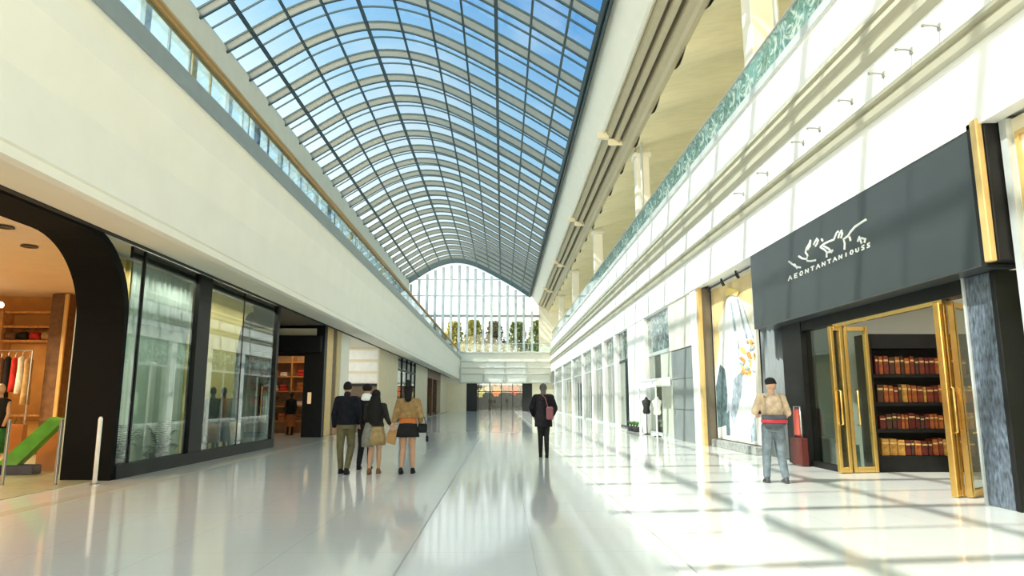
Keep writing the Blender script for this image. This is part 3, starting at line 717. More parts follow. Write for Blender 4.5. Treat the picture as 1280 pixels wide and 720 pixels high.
# mannequin bust and boxes at the stall
def bust(x, y, label, m_):
    t0 = empty('dress_form', (x, y, 0), label, 'dress form')
    MB().lathe([(.16, 0), (.15, .03), (.02, .06), (.02, .85), (.05, .88)], (x, y, 0), 12).build('stand', blackmatte, t0, smooth=True)
    MB().loft([((x, y, .86), .12, .09), ((x, y, .95), .17, .12), ((x, y, 1.12), .13, .10), ((x, y, 1.3), .18, .12), ((x, y, 1.42), .2, .1), ((x, y, 1.48), .08, .06), ((x, y, 1.58), .05, .05)]).build('torso', m_, t0, smooth=True)
    return t0
bust(6.2, 27.6, 'white dress form under the awning', white)
bust(6.15, 29.4, 'black dress form under the far end of the awning', blackmatte)
for j, yy in enumerate((31.6, 32.3, 33.0)):
    t0 = empty('planter', (6.2, yy, 0), ('low dark planter at foot of the wide white pier, nearest', 'low dark planter at foot of the wide white pier, middle one', 'low dark planter at foot of the wide white pier, farthest')[j], 'planter', 'planters by the white pier')
    MB().lathe([(.10, 0), (.16, .02), (.18, .22), (.15, .24)], (6.15, yy, 0), 14).build('pot', blackmatte, t0, smooth=True)
    lf = MB()
    for q in range(14):
        a = q * 2.4; lf.tube([(6.15, yy, .22), (6.15 + .1 * math.cos(a), yy + .1 * math.sin(a), .42), (6.15 + .22 * math.cos(a), yy + .22 * math.sin(a), .40 + .1 * random.random())], [.02, .018, .004], 5)
    lf.build('foliage', greenleaf, t0)

# repeated shop bays further down
pY = [38.6, 43.2, 48.6, 54.8, 63.0, 73.5, 84.0, 90.0]
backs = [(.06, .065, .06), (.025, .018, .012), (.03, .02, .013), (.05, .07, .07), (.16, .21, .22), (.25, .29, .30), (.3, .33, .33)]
struct('wall_right_shops', MB().box(9.0, 9.2, 18, Y1, 0, 5.12), mat('shop_back_paint', (.35, .34, .30), .6))
prev = 34.9
for j, py in enumerate(pY):
    if py < 89: struct('pillar', MB().bbox(6.42, 6.95, py, py + .75, 0, 5.12, .03), white)
    y2 = py; y1 = prev
    f = MB()
    f.box(6.62, 6.74, y1, y2, 3.48, 3.62); f.box(6.62, 6.74, y1, y2, 0, .10)
    nb = 2
    for q in range(1, nb): yy = lerp(y1, y2, q / nb); f.box(6.62, 6.74, yy - .04, yy + .04, .1, 5.12)
    w = struct('window_%d_right' % (4 + j), f, lightgrey if j != 0 else darksteel)
    MB().box(6.67, 6.69, y1, y2, .10, 3.48).build('pane', store_glass, w)
    MB().box(6.64, 6.66, y1, y2, 3.62, 5.12).build('transom_pane', transom_glass, w)
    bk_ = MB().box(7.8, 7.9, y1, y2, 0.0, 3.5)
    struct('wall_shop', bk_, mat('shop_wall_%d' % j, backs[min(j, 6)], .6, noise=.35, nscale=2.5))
    prev = py + .75
# curtains in the first of these bays, mannequins and rails in the next
for yy in (35.3, 37.2):
    cu = empty('curtain', (7.2, yy, 0), 'grey-green drape in the bay after the wide white pier, %s' % ('nearer one' if yy < 36 else 'farther one'), 'curtain')
    pleats('curtain_fabric', 7.2, yy, yy + 1.1, .01, 3.4, .06, .3, mat('greygreen_curtain', (.22, .25, .25), .7), cu)
def coat(x, y, ztop, h, wd, m_, label, cat='garment', group=None, ax='x', name='hanging_garment', tk=1.0):
    t0 = empty(name, (x, y, ztop), label, cat, group)
    secs = []
    for zz, a, b_ in ((0, .10, .03), (-.05, .48, .05), (-.10, .52, .07), (-.35, .44, .08), (-.75, .50, .10), (-1.0, .56, .11)):
        rx, ry = a * wd, b_ * tk
        secs.append(((x, y, ztop + zz * h), rx if ax == 'x' else ry, ry if ax == 'x' else rx))
    MB().loft(secs, 14).build('cloth', m_, t0, smooth=True)
    MB().tube([(x, y, ztop), (x, y, ztop + .10), (x + .02, y, ztop + .14), (x + .04, y, ztop + .11)], .006, 6).build('hanger_hook', steel, t0)
    return t0
cc = {'ivory': (.75, .72, .64), 'black': (.02, .02, .02), 'rust': (.4, .14, .05), 'teal': (.05, .2, .2), 'red': (.5, .04, .03), 'green': (.04, .22, .07), 'navy': (.02, .03, .09), 'brown': (.2, .1, .05), 'tan': (.5, .34, .16)}
cm = {k_: mat('cloth_' + k_, v_, .85, spec=.12, noise=.2, nscale=9) for k_, v_ in cc.items()}
for j, (yy, c_, where) in enumerate(((39.9, 'rust', 'shop behind the first thin pilaster'), (41.0, 'ivory', 'shop behind the first thin pilaster'), (42.2, 'black', 'shop behind the first thin pilaster'), (44.6, 'tan', 'shop behind the second thin pilaster'), (45.9, 'brown', 'shop behind the second thin pilaster'), (47.2, 'ivory', 'shop behind the second thin pilaster'))):
    t0 = coat(7.25, yy, 1.9, 1.3, .45, cm[c_], '%s coat hanging in the right-hand %s' % (c_, where), ax='y')
    MB().tube([(7.27, yy, 2.02), (7.27, yy, 5.178)], .008, 5).build('wire', steel, t0)

# ------------------------------------------------------------------ left side shops
def rrect(y0, y1, zt, r, n=14):                       # portal outline, open at the floor
    pts = [(y0, 0)]
    for i in range(n + 1):
        a = math.pi - math.pi / 2 * i / n; pts.append((y0 + r + r * math.cos(a), zt - r + r * math.sin(a)))
    for i in range(n + 1):
        a = math.pi / 2 - math.pi / 2 * i / n; pts.append((y1 - r + r * math.cos(a), zt - r + r * math.sin(a)))
    pts.append((y1, 0)); return pts
def portal(name, y0, y1, zt, r, th, x0, x1, m_, label=None):
    o = rrect(y0, y1, zt, r); i_ = rrect(y0 + th, y1 - th, zt - th, r - th * .4); n = len(o)
    vs = [(x0, y, z) for y, z in o] + [(x0, y, z) for y, z in i_] + [(x1, y, z) for y, z in o] + [(x1, y, z) for y, z in i_]
    fs = []
    for k in range(n - 1):
        fs += [(k, k + 1, n + k + 1, n + k), (2 * n + k + 1, 2 * n + k, 3 * n + k, 3 * n + k + 1), (n + k, n + k + 1, 3 * n + k + 1, 3 * n + k), (k + 1, k, 2 * n + k, 2 * n + k + 1)]
    fs += [(0, n, 3 * n, 2 * n), (n - 1, 2 * n - 1, 4 * n - 1, 3 * n - 1)]
    return struct(name, MB().add(vs, fs), m_)
portal('door_2', 4.0, 13.02, 4.50, 1.55, .14, -7.15, -8.05, mat('deep_black', (.006, .006, .006), .8, spec=.15))
# boutique interior behind the portal
peach = mat('peach_plaster', (.86, .66, .48), .6, noise=.03)
amber = mat('amber_wall', (.62, .32, .09), .55, noise=.12, nscale=2)
struct('ceiling_shop', MB().box(-20, -8.06, -2, 21.8, 4.38, 4.449), peach)
struct('wall_shop_back', MB().box(-20, -8.17, 19.6, 19.8, 0, 4.38), amber)
struct('wall_shop_near', MB().box(-20, -7.3, -2.2, -2.0, 0, 4.38), amber)
struct('wall_shop_side', MB().box(-19.9, -19.7, -2, 19.6, 0, 4.38), amber)
struct('floor_shop', MB().box(-20, -7.35, -2, 19.6, 0, .012), mat('olive_stone_floor', (.42, .40, .28), .3, noise=.15))
struct('wall_left_near', MB().box(-7.6, -7.3, Y0, 4.05, 0, 4.45), cream)
struct('wall_display_back', MB().box(-8.16, -8.07, 13.02, 21.8, 0, 4.38), mat('display_back_white', (.62, .70, .66), .5, noise=.06))
for q, (lx, ly, e_) in enumerate(((-10, 9, 260), (-12.6, 15.5, 330), (-14, 11, 260))):
    ld = bpy.data.lights.new('shop_lamp', 'AREA'); ld.size = 1.6; ld.energy = e_; ld.color = (1, .72, .42)
    lo = bpy.data.objects.new('shop_lamp', ld); COL.objects.link(lo); lo.location = (lx, ly, 3.3 if q == 1 else 3.8)
for q, ly in enumerate((14.2, 16.2, 18.6, 20.6)):  # added fill lights, hidden from view, to brighten the window displays
    ld = bpy.data.lights.new('window_display_lamp', 'AREA'); ld.shape = 'RECTANGLE'; ld.size = .3; ld.size_y = 1.6; ld.energy = 28 if q != 1 else 34; ld.color = (1, .93, .78)
    lo = bpy.data.objects.new('window_display_lamp', ld); COL.objects.link(lo); lo.location = (-7.5, ly, 4.36); lo.rotation_euler = (0, math.radians(-25), 0)
# downlights in the peach ceiling
for j, (lx, ly) in enumerate(((-8.5, 11.4), (-9.1, 12.9), (-9.9, 10.8))):
    t0 = empty('downlight', (lx, ly, 4.38), ('dark round downlight nearest the arch in the peach ceiling', 'dark round downlight further inside the peach ceiling', 'dark round downlight deep inside the peach ceiling')[j], 'downlight', 'downlights in the peach ceiling')
    MB().lathe([(.09, 0), (.14, -.01), (.15, -.03), (.11, -.035), (.10, -.02)], (lx, ly, 4.38), 18).build('trim_ring', mat('dark_bronze', (.10, .07, .05), .4, .5), t0, smooth=True)
    MB().lathe([(.02, -.005), (.09, -.012)], (lx, ly, 4.38), 16).build('lens', brown, t0)
# back wall : shelf unit, rail of garments, bags, chandelier
su = empty('wall_shelving', (-13.4, 19.35, 0), 'amber wooden wall shelving at the back of the arched shop', 'shelving')
wood = mat('amber_wood', (.58, .30, .10), .5, noise=.25, nscale=5, stretch=(4, 1, 1)); dwood = mat('dark_brown_wood', (.16, .08, .035), .5, noise=.3, nscale=6)
for xx in (-15.6, -14.1, -12.62): MB().bbox(xx, xx + .09, 19.15, 19.58, 0, 3.95, .01).build('upright', wood, su)
for zz in (.12, 1.0, 3.05, 3.45, 3.86): MB().bbox(-15.5, -12.54, 19.2, 19.58, zz, zz + .06, .005).build('shelf', wood, su)
struct('pillar', MB().bbox(-12.48, -12.0, 18.8, 19.58, 0, 4.36, .02), dwood)
struct('trim_25', MB().bbox(-12.08, -11.98, 18.74, 18.8, 0, 4.36, .01), goldpaint)
bagc = ['brown', 'tan', 'rust', 'brown', 'black', 'red', 'tan']
for j, c_ in enumerate(bagc):
    x = -15.25 + j * .34 + (.38 if j > 2 else 0)
    t0 = empty('handbag', (x, 19.35, 3.11), '%s rolled handbag on upper shelf of the amber shelving, %s' % (c_, ('far left', 'second from left', 'third from left', 'middle', 'third from right', 'second from right', 'far right')[j]), 'handbag', 'bags on the upper shelf')
    MB().tube([(x - .14, 19.33, 3.23), (x - .12, 19.33, 3.23), (x + .12, 19.33, 3.23), (x + .14, 19.33, 3.23)], [.07, .11, .11, .07], 12).build('body', cm[c_], t0, smooth=True)
    MB().tube([(x - .08, 19.33, 3.31), (x, 19.33, 3.42), (x + .08, 19.33, 3.31)], .01, 6).build('strap', cm[c_], t0)
rk = empty('clothes_rack', (-13.4, 18.3, 0), 'steel clothes rack across the amber back wall', 'rack')
MB().tube([(-15.3, 18.3, 0), (-15.3, 18.3, 2.75), (-12.5, 18.3, 2.75), (-12.5, 18.3, 0)], .025, 8).build('frame', steel, rk)
seq = ['rust', 'red', 'black', 'navy', 'ivory', 'black', 'green', 'navy', 'black', 'teal', 'brown', 'black', 'red', 'ivory', 'tan']
nam = ('leftmost', 'second', 'third', 'fourth', 'fifth', 'sixth', 'seventh', 'eighth', 'ninth', 'tenth', 'eleventh', 'twelfth', 'thirteenth', 'fourteenth', 'rightmost')
for j, c_ in enumerate(seq):
    coat(-15.15 + j * .185, 18.3, 2.58 + .02 * math.sin(j * 3), random.uniform(.85, 1.35), .28 + .05 * math.sin(j), cm[c_], '%s garment on the shop rack, %s from the left' % (c_, nam[j]) if 0 < j < 14 else '%s garment at the %s end of the shop rack' % (c_, 'left' if j == 0 else 'right'), group='garments on the shop rack', ax='y', tk=.62)
cd = empty('chandelier', (-13.2, 17.5, 4.38), 'small brass chandelier with glowing white shades', 'lamp')
MB().tube([(-13.2, 17.5, 4.38), (-13.2, 17.5, 3.85)], .015, 8).build('stem', gold, cd)
for q in range(6):
    a = q * math.pi / 3; ex, ey = -13.2 + .28 * math.cos(a), 17.5 + .28 * math.sin(a)
    MB().tube([(-13.2, 17.5, 3.86), ((ex - 13.2) / 2, (ey + 17.5) / 2, 3.76), (ex, ey, 3.82)], .01, 6).build('arm', gold, cd)
    MB().lathe([(.03, 0), (.06, .05), (.05, .12)], (ex, ey, 3.82), 10).build('lamp_shade', mat('glowing_shade', (.9, .85, .7), .5, emit=(1, .85, .6), estr=4), cd, smooth=True)
# standing mannequins with dark clothes
def mannequin(x, y, rz, topm, botm, label, skinm):
    t0 = empty('mannequin', (x, y, 0), label, 'mannequin')
    MB().lathe([(.18, 0), (.18, .02), (.03, .03)], (x, y, .012), 16).build('base', blackmatte, t0)
    mb = MB()
    mb.loft([((x, y, .92), .15, .10), ((x, y, 1.1), .13, .09), ((x, y, 1.3), .17, .11), ((x, y, 1.43), .19, .09), ((x, y, 1.5), .06, .05), ((x, y, 1.58), .05, .05)])
    mb.ell((x, y, 1.68), (.075, .09, .115), 12, 8)
    for s in (-1, 1):
        mb.tube([(x + .18 * s, y, 1.42), (x + .23 * s, y - .02, 1.15), (x + .2 * s, y - .1, .9)], [.05, .04, .03], 8)
        mb.tube([(x + .08 * s, y, .95), (x + .09 * s, y, .5), (x + .09 * s, y, .09)], [.08, .055, .04], 8); mb.bbox(x + .05 * s - .04 + .04 * s, x + .05 * s + .04 + .04 * s, y - .16, y + .06, .04, .10, .02)
    mb.build('body', skinm, t0, smooth=True)
    MB().loft([((x, y, .86), .21, .15), ((x, y, 1.1), .17, .12), ((x, y, 1.3), .21, .14), ((x, y, 1.45), .23, .12), ((x, y, 1.5), .10, .08)]).build('jacket', topm, t0, smooth=True)
    MB().loft([((x, y, .35), .26, .18), ((x, y, .6), .22, .16), ((x, y, .95), .18, .13)]).build('skirt', botm, t0, smooth=True)
    return t0
sk = mat('tan_mannequin', (.55, .36, .22), .5)
mannequin(-10.75, 14.9, 0, cm['black'], cm['green'], 'mannequin in black jacket and green skirt inside the arched shop', sk)
mannequin(-11.5, 15.4, 0, cm['navy'], cm['red'], 'mannequin in navy jacket and red skirt inside the arched shop', sk)
mannequin(-12.1, 14.4, 0, cm['rust'], cm['brown'], 'mannequin in rust jacket at left of the arched shop', sk)
# green display ramp, yellow and orange goods, glass counter
rp = empty('display_ramp', (-9.3, 14, 0.012), 'sloping bright green display ramp with navy foot inside the arched shop', 'display')
MB().prism_y([(-10.05, .02), (-9.62, .02), (-8.62, 1.08), (-8.9, 1.12)], 13.75, 13.95).build('slope', mat('bright_green', (.10, .36, .04), .5, noise=.25), rp)
MB().bbox(-10.1, -9.1, 13.72, 13.98, .013, .2, .02).build('base', cm['navy'], rp)
MB().tube([(-8.70, 13.85, 1.04), (-8.66, 13.85, .02)], .03, 8).build('support', dwood, rp)
for j, (x, y, w_, h, c_, nm) in enumerate(((-10.45, 14.1, .34, 1.15, 'tan', 'tall tan'), (-10.1, 14.6, .3, .95, 'rust', 'rust red'), (-9.3, 14.5, .45, .85, 'rust', 'wide rust red'), (-8.75, 14.35, .4, .45, 'tan', 'low tan'))):
    t0 = empty('shopping_bag', (x, y, .012), '%s paper shopping bag standing beside the green ramp' % nm, 'bag')
    MB().rings([[(x - w_ / 2, y - .1, .014), (x + w_ / 2, y - .1, .014), (x + w_ / 2, y + .1, .014), (x - w_ / 2, y + .1, .014)], [(x - w_ / 2 - .01, y - .07, h), (x + w_ / 2 + .01, y - .07, h), (x + w_ / 2 + .01, y + .07, h), (x - w_ / 2 - .01, y + .07, h)]]).build('body', mat('yellow_paper', (.80, .45, .06), .6) if c_ == 'tan' else mat('orange_paper', (.62, .20, .05), .6), t0)
    MB().tube([(x - w_ * .25, y, h), (x - w_ * .15, y, h + .14), (x + w_ * .15, y, h + .14), (x + w_ * .25, y, h)], .008, 6).build('handle', dwood, t0)
sc_ = empty('glass_screen', (-7.75, 11.6, 0), 'low clear glass screen at the threshold of the arched shop', 'screen')
MB().box(-8.6, -7.7, 12.2, 12.215, .06, 1.1).build('glass_panel', clear_glass, sc_)
for xx in (-8.6, -7.7): MB().bbox(xx - .02, xx + .02, 12.18, 12.235, .012, 1.12, .005).build('clamp_post', steel, sc_)
ps = empty('barrier_post', (-7.32, 12.35, 0), 'slim white security post beside the black arch', 'post')
MB().tube([(-7.05, 12.25, .02), (-7.05, 12.25, 1.12), (-7.05, 12.25, 1.16)], [.035, .035, .02], 12).build('shaft', white, ps, smooth=True)
MB().lathe([(.08, 0), (.08, .015), (.04, .03)], (-7.05, 12.25, 0.0), 16).build('base_plate', steel, ps)

# display windows
f = MB(); f.box(-7.3, -7.12, 13.02, 21.8, 0, .26); f.box(-7.3, -7.14, 15.95, 16.62, 0, 4.40); f.box(-7.24, -7.18, 13.50, 13.55, .26, 4.40); f.box(-7.3, -7.14, 21.6, 21.8, 0, 4.40); f.box(-7.22, -7.19, 18.9, 18.92, .26, 4.4); f.box(-7.27, -7.22, 13.1, 21.7, 4.19, 4.42)  # the bar along the top is added to hide the fill lights
w = struct('window_1_left', f, black)
MB().box(-7.215, -7.20, 13.1, 15.95, .26, 4.42).build('pane', store_glass, w)
MB().box(-7.215, -7.20, 16.62, 21.6, .26, 4.42).build('pane', store_glass, w)
goldcur = mat('gold_satin', (.60, .49, .17), .45, noise=.3, nscale=5, stretch=(1, 4, .3)); palecur = mat('pale_blue_satin', (.58, .70, .70), .5, noise=.12, nscale=4, stretch=(1, 4, .3))
cu = empty('curtain', (-7.9, 13.5, 4.3), 'gold satin drape above the shop window next to the arch', 'curtain')
pleats('curtain_fabric', -7.95, 13.1, 14.35, 2.9, 4.36, .06, .22, goldcur, cu)
MB().tube([(-7.95, 13.06, 4.37), (-7.95, 14.38, 4.37)], .02, 8).build('curtain_rail', steel, cu)
cu = empty('curtain', (-7.9, 16, 4.3), 'pale blue pleated drape behind the first shop window pane', 'curtain')
pleats('curtain_fabric', -7.95, 14.43, 17.3, 3.1, 4.36, .06, .26, palecur, cu)
MB().tube([(-7.95, 14.41, 4.37), (-7.95, 17.35, 4.37)], .02, 8).build('curtain_rail', steel, cu)
pt = empty('partition', (-8.0, 15.3, 0), 'pale green board standing behind the first shop window', 'partition')
MB().bbox(-8.06, -8.0, 13.1, 17.3, .01, 2.8, .01).build('board', mat('pale_green_board', (.50, .62, .55), .5, noise=.1), pt)
for yy in (14.4, 15.6, 16.8): MB().bbox(-8.0, -7.98, yy, yy + .3, .3, 2.3, .01).build('pale_strip', mat('mint_strip', (.72, .80, .76), .5), pt)
must = mat('mustard_plaster', (.74, .58, .22), .55, noise=.08, nscale=2)
# mustard backdrop ending in a quarter arch
pts = [(17.4, .012), (17.4, 4.37), (21.78, 4.37), (21.78, 4.2)]
for i in range(15):
    a = math.pi / 2 * i / 14; pts.append((21.76 - 1.15 * math.sin(a), 4.19 - 1.7 * (1 - math.cos(a))))
pts += [(20.61, .012)]
bd = empty('stage_backdrop', (-8.0, 19, 0.012), 'mustard backdrop with curved arch edge behind the second shop window', 'backdrop')
MB().prism_x(pts, -8.05, -8.0).build('board', must, bd)
MB().prism_x([(20.62, .012), (21.78, .012), (21.78, 4.36), (20.62, 4.36)], -8.06, -8.052).build('shade_board', blackmatte, bd)  # black board standing in for the dark open shop beyond
MB().tube([(-7.98, y, z) for y, z in pts[4:]], .035, 8).build('edge_moulding', blackmatte, bd)
for j, (yy, c1, c2, nm) in enumerate(((18.25, 'black', 'brown', 'black top and brown skirt'), (18.95, 'brown', 'black', 'brown top and black skirt'), (19.75, 'black', 'tan', 'black top and tan skirt'))):
    mannequin(-7.62, yy, 0, cm[c1], cm[c2], 'mannequin in %s before the mustard backdrop' % nm, blackmatte)
def palm(x, y, h, label, n=13):
    t0 = empty('potted_palm', (x, y, .0), label, 'plant', 'palms in the shop window')
    MB().lathe([(.12, .012), (.16, .03), (.2, .3), (.18, .32), (.16, .30)], (x, y, 0), 16).build('pot', blackmatte, t0, smooth=True)
    lf = MB()
    for q in range(n):
        a = q * 2.399; el = random.uniform(.5, 1.2); L = h * random.uniform(.75, 1.0); pts = []
        for k_ in range(8):
            u = k_ / 7; r_ = L * .75 * u * math.cos(el * .6); z_ = .28 + L * math.sin(el) * u - L * .55 * u * u * math.cos(el)
            pts.append(Vector((x + r_ * math.cos(a) * .3, y + r_ * math.sin(a), z_)))
        lf.tube(pts, [.008 * (1 - .1 * k_) for k_ in range(8)], 5)
        for k_ in range(1, 8):
            d = (pts[k_] - pts[k_ - 1]).normalized(); sd = d.cross(Vector((0, 0, 1))).normalized()
            for s in (-1, 1):
                for e_ in (0, .5):
                    p = pts[k_ - 1].lerp(pts[k_], e_); tip = p + (d * .10 + sd * s * .13 + Vector((0, 0, -.06)))
                    lf.add([p, p + d * .025, tip, p - d * .01], [(0, 1, 2), (0, 2, 3)])
    lf.build('fronds', mat('dark_palm', (.05, .09, .04), .6, noise=.3), t0)
palm(-7.55, 13.75, 1.2, 'dark feathery palm in the shop window beside the arch')
palm(-7.55, 15.45, 1.15, 'dark feathery palm in the shop window beside the black post')

# second shop: corner entrance facing along the hall
YS = 27.6
struct('ceiling_shop_two', MB().box(-14, -7.2, 21.8, YS + 4, 4.43, 4.46), brown)
struct('wall_shop_inner', MB().box(-14.2, -14, 21.8, YS, 0, 4.45), mat('dark_bronze_wall', (.05, .045, .04), .4))
struct('trim_26', MB().box(-14, -7.5, YS - .12, YS, 4.02, 4.3), cream_warm)
struct('trim_27', MB().bbox(-11.2, -7.25, YS - .35, YS, 3.32, 4.0, .02), black)
mb = MB(); mb.box(-14, -9.3, YS, YS + .12, 0, .2); mb.box(-14, -9.3, YS, YS + .12, 3.2, 4.43)
mb.box(-9.35, -9.2, YS - .1, YS + .2, 0, 3.32); mb.box(-7.95, -7.16, YS - .1, YS + .3, 0, 4.43); mb.box(-9.2, -7.95, YS, YS + .12, 3.2, 4.43)
mb.box(-11.2, -11.05, YS - .1, YS + .2, 0, 3.32); mb.box(-10.3, -10.24, YS - .02, YS + .1, .2, 3.2)
d3 = struct('door_3', mb, black)
MB().box(-14, -9.3, YS + .05, YS + .07, .2, 3.2).build('pane', store_glass, d3)
MB().tube([(-9.55, YS - .1, .8), (-9.55, YS - .16, .85), (-9.55, YS - .16, 2.0), (-9.55, YS - .1, 2.05)], .025, 8).build('door_handle', gold, d3)
MB().bbox(-7.75, -7.6, YS - .14, YS - .1, 1.3, 1.75, .02).build('wall_sconce', mat('warm_sconce', (.9, .6, .3), .4, emit=(1, .7, .4), estr=.4), d3)
struct('wall_shop_two', MB().box(-14, -7.2, YS + 3.9, YS + 4, 0, 4.43), mat('warm_shop_wall', (.5, .33, .18), .55, noise=.2))
su2 = empty('shelf_unit', (-8.9, YS + 3.5, 0), 'warm lit wooden shelves seen through the dark doorway', 'shelving')
for zz in (.5, 1.15, 1.8, 2.45, 3.1): MB().bbox(-11.4, -7.6, YS + 3.3, YS + 3.85, zz, zz + .05, .005).build('shelf', wood, su2)
for xx in (-11.45, -9.5, -7.6): MB().bbox(xx, xx + .06, YS + 3.3, YS + 3.85, 0, 3.4, .005).build('upright', wood, su2)
tn = ('far left', 'left', 'centre left', 'centre', 'centre right', 'right', 'far right')
for zi, zz in enumerate((.55, 1.2, 1.85, 2.5)):
    for q in range(7):
        c_ = random.choice(['tan', 'ivory', 'rust', 'brown', 'red']); x = -11.12 + q * .42 + (.36 if q > 3 else 0)
        t0 = empty('folded_clothes', (x, YS + 3.5, zz), '%s folded stack on the warm lit shelves, %s board, %s' % (c_, ('lowest', 'second', 'third', 'top')[zi], tn[q]), 'clothes', 'folded stacks on the warm lit shelves')
        hgt = random.uniform(.15, .42)
        MB().bbox(x - .16, x + .16, YS + 3.36, YS + 3.66, zz + .001, zz + hgt * .55, .03).build('lower_fold', cm[c_], t0)
        MB().bbox(x - .15, x + .14, YS + 3.37, YS + 3.65, zz + hgt * .56, zz + hgt, .03).build('upper_fold', cm[c_], t0)
ld = bpy.data.lights.new('shelf_lamp', 'AREA'); ld.size = 1.5; ld.energy = 40; ld.color = (1, .75, .5)
lo = bpy.data.objects.new('shelf_lamp', ld); COL.objects.link(lo); lo.location = (-9, YS + 2, 4.2)
mannequin(-8.9, YS + 1.6, 0, cm['black'], cm['rust'], 'mannequin in black top and rust skirt inside the dark doorway', blackmatte)

ld = bpy.data.lights.new('corridor_fill', 'AREA'); ld.size = 2.0; ld.energy = 160; ld.color = (1, .97, .9)  # added fill light, no fixture, to brighten the white bands
lo = bpy.data.objects.new('corridor_fill', ld); COL.objects.link(lo); lo.location = (-9.6, 36, 4.40); lo.rotation_euler = (math.radians(35), 0, 0)
# gilded jamb, white pier, corner with banded white wall, long beige pier
struct('pillar', MB().bbox(-7.9, -7.16, 27.95, 28.9, 0, 4.44, .02), goldpaint)
struct('pillar', MB().bbox(-7.9, -7.2, 28.92, 29.6, 0, 4.44, .02), dwood)
struct('pillar', MB().bbox(-7.9, -7.16, 29.62, 30.3, 0, 4.44, .02), mat('ochre_stone', (.62, .48, .24), .5))
struct('pillar', MB().bbox(-7.9, -7.14, 30.32, 31.9, 0, 4.44, .02), cream)
struct('wall_left_side', MB().box(-7.9, -7.6, 31.6, 32, 0, 4.4), cream)
struct('wall_corridor', MB().box(-14, -13.8, 31.6, 40, 0, 4.43), cream_warm)
mb = MB(); mb.box(-14, -7.2, 39.8, 40.1, 0, 4.43)
wc = struct('wall_banded', mb, cream_warm)
for z0, z1 in ((2.42, 2.95), (3.10, 3.62), (3.78, 4.3)): MB().box(-13, -7.25, 39.74, 39.8, z0, z1).build('white_band', lit, wc)
MB().box(-13, -7.25, 39.72, 39.8, 2.22, 2.38).build('dark_band', blackmatte, wc)
MB().box(-13, -7.25, 39.70, 39.8, .1, 2.2).build('dark_panel', mat('bronze_panel', (.16, .12, .08), .4), wc)
struct('pillar', MB().bbox(-8.2, -7.16, 40.1, 47, 0, 4.44, .03), mat('beige_stone', (.72, .62, .42), .5, noise=.06))
f = MB()
for yy in (47, 49.4, 51.9, 54.4, 56.8): f.box(-7.35, -7.2, yy, yy + .12, 0, 4.44)
f.box(-7.35, -7.2, 47, 57, 0, .12); f.box(-7.35, -7.2, 47, 57, 3.5, 3.62)
w = struct('window_2_left', f, black)
MB().box(-7.28, -7.26, 47.1, 56.8, .12, 4.44).build('pane', store_glass, w)
struct('wall_shop_four', MB().box(-9.1, -9.0, 47, 57, 0, 4.44), mat('umber_shop_wall', (.12, .09, .07), .5, noise=.4, nscale=2))
for j, yy in enumerate((48.2, 50.0, 51.6, 53.2, 55.0)):
    t0 = empty('pendant_lamp', (-7.9, yy, 4.44), 'white drop-shaped pendant lamp in the dark shop window, %s' % ('nearest', 'second nearest', 'middle one', 'fourth', 'farthest')[j], 'lamp', 'pendants in the dark shop window')
    MB().tube([(-7.9, yy, 4.44), (-7.9, yy, 3.9)], .012, 6).build('cable', steel, t0)
    MB().lathe([(.03, 0), (.12, -.15), (.17, -.45), (.13, -.75), (.03, -.85)], (-7.9, yy, 3.92), 14).build('lamp_shade', mat('white_pendant', (.9, .9, .86), .4, emit=(1, .95, .85), estr=.8), t0, smooth=True)
struct('wall_left_far', MB().box(-7.6, -7.2, 57, 66, 0, 4.44), mat('sand_plaster', (.66, .60, .46), .5))
mb = MB(); mb.box(-7.6, -7.2, 66, 80, 3.6, 4.44); mb.box(-7.6, -7.2, 70.3, 71.2, 0, 3.6); mb.box(-7.6, -7.2, 75.2, 76.1, 0, 3.6); mb.box(-7.5, -7.4, 66, 80, 0, .1)
struct('door_4', mb, dwood)
struct('wall_shop_five', MB().box(-9.1, -9.0, 66, 80, 0, 4.44), blackmatte)
struct('wall_left_end', MB().box(-7.6, -7.2, 80, Y1, 0, 4.44), mat('sand_plaster', (.66, .60, .46), .5))

# ------------------------------------------------------------------ people
skin = mat('skin', (.48, .27, .17), .55, noise=.05); skin2 = mat('skin_tan', (.50, .29, .18), .55, noise=.05)
hair = mat('black_hair', (.008, .007, .006), .65, spec=.2, noise=.4, nscale=30, stretch=(4, 4, .4))
V = Vector
def fuse(mb, name, m_, parent, voxel=.009, smooth_it=2):
    o = mb.build(name, m_, parent, local=True)
    md = o.modifiers.new('r', 'REMESH'); md.mode = 'VOXEL'; md.voxel_size = voxel; md.use_smooth_shade = True
    ms = o.modifiers.new('s', 'SMOOTH'); ms.factor = .5; ms.iterations = smooth_it
    dg = bpy.context.evaluated_depsgraph_get(); dg.update()
    me = bpy.data.meshes.new_from_object(o.evaluated_get(dg)); o.modifiers.clear(); o.data = me
    me.polygons.foreach_set('use_smooth', [True] * len(me.polygons))
    if not me.materials: me.materials.append(m_)
    return o
def pose(**k):
    J = dict(pel=V((0, 0, .95)), wai=V((0, .0, 1.08)), che=V((0, .01, 1.30)), nck=V((0, -.005, 1.47)), hd=V((0, .02, 1.635)),
             sL=V((-.175, 0, 1.41)), eL=V((-.235, -.03, 1.13)), wL=V((-.245, .06, .89)), sR=V((.175, 0, 1.41)), eR=V((.235, -.03, 1.13)), wR=V((.245, .06, .89)),
             hL=V((-.085, 0, .93)), kL=V((-.10, .03, .50)), aL=V((-.105, -.02, .085)), hR=V((.085, 0, .93)), kR=V((.10, .03, .50)), aR=V((.105, -.02, .085)), face=0.0)
    for a, b_ in k.items(): J[a] = V(b_) if a != 'face' else b_
    return J
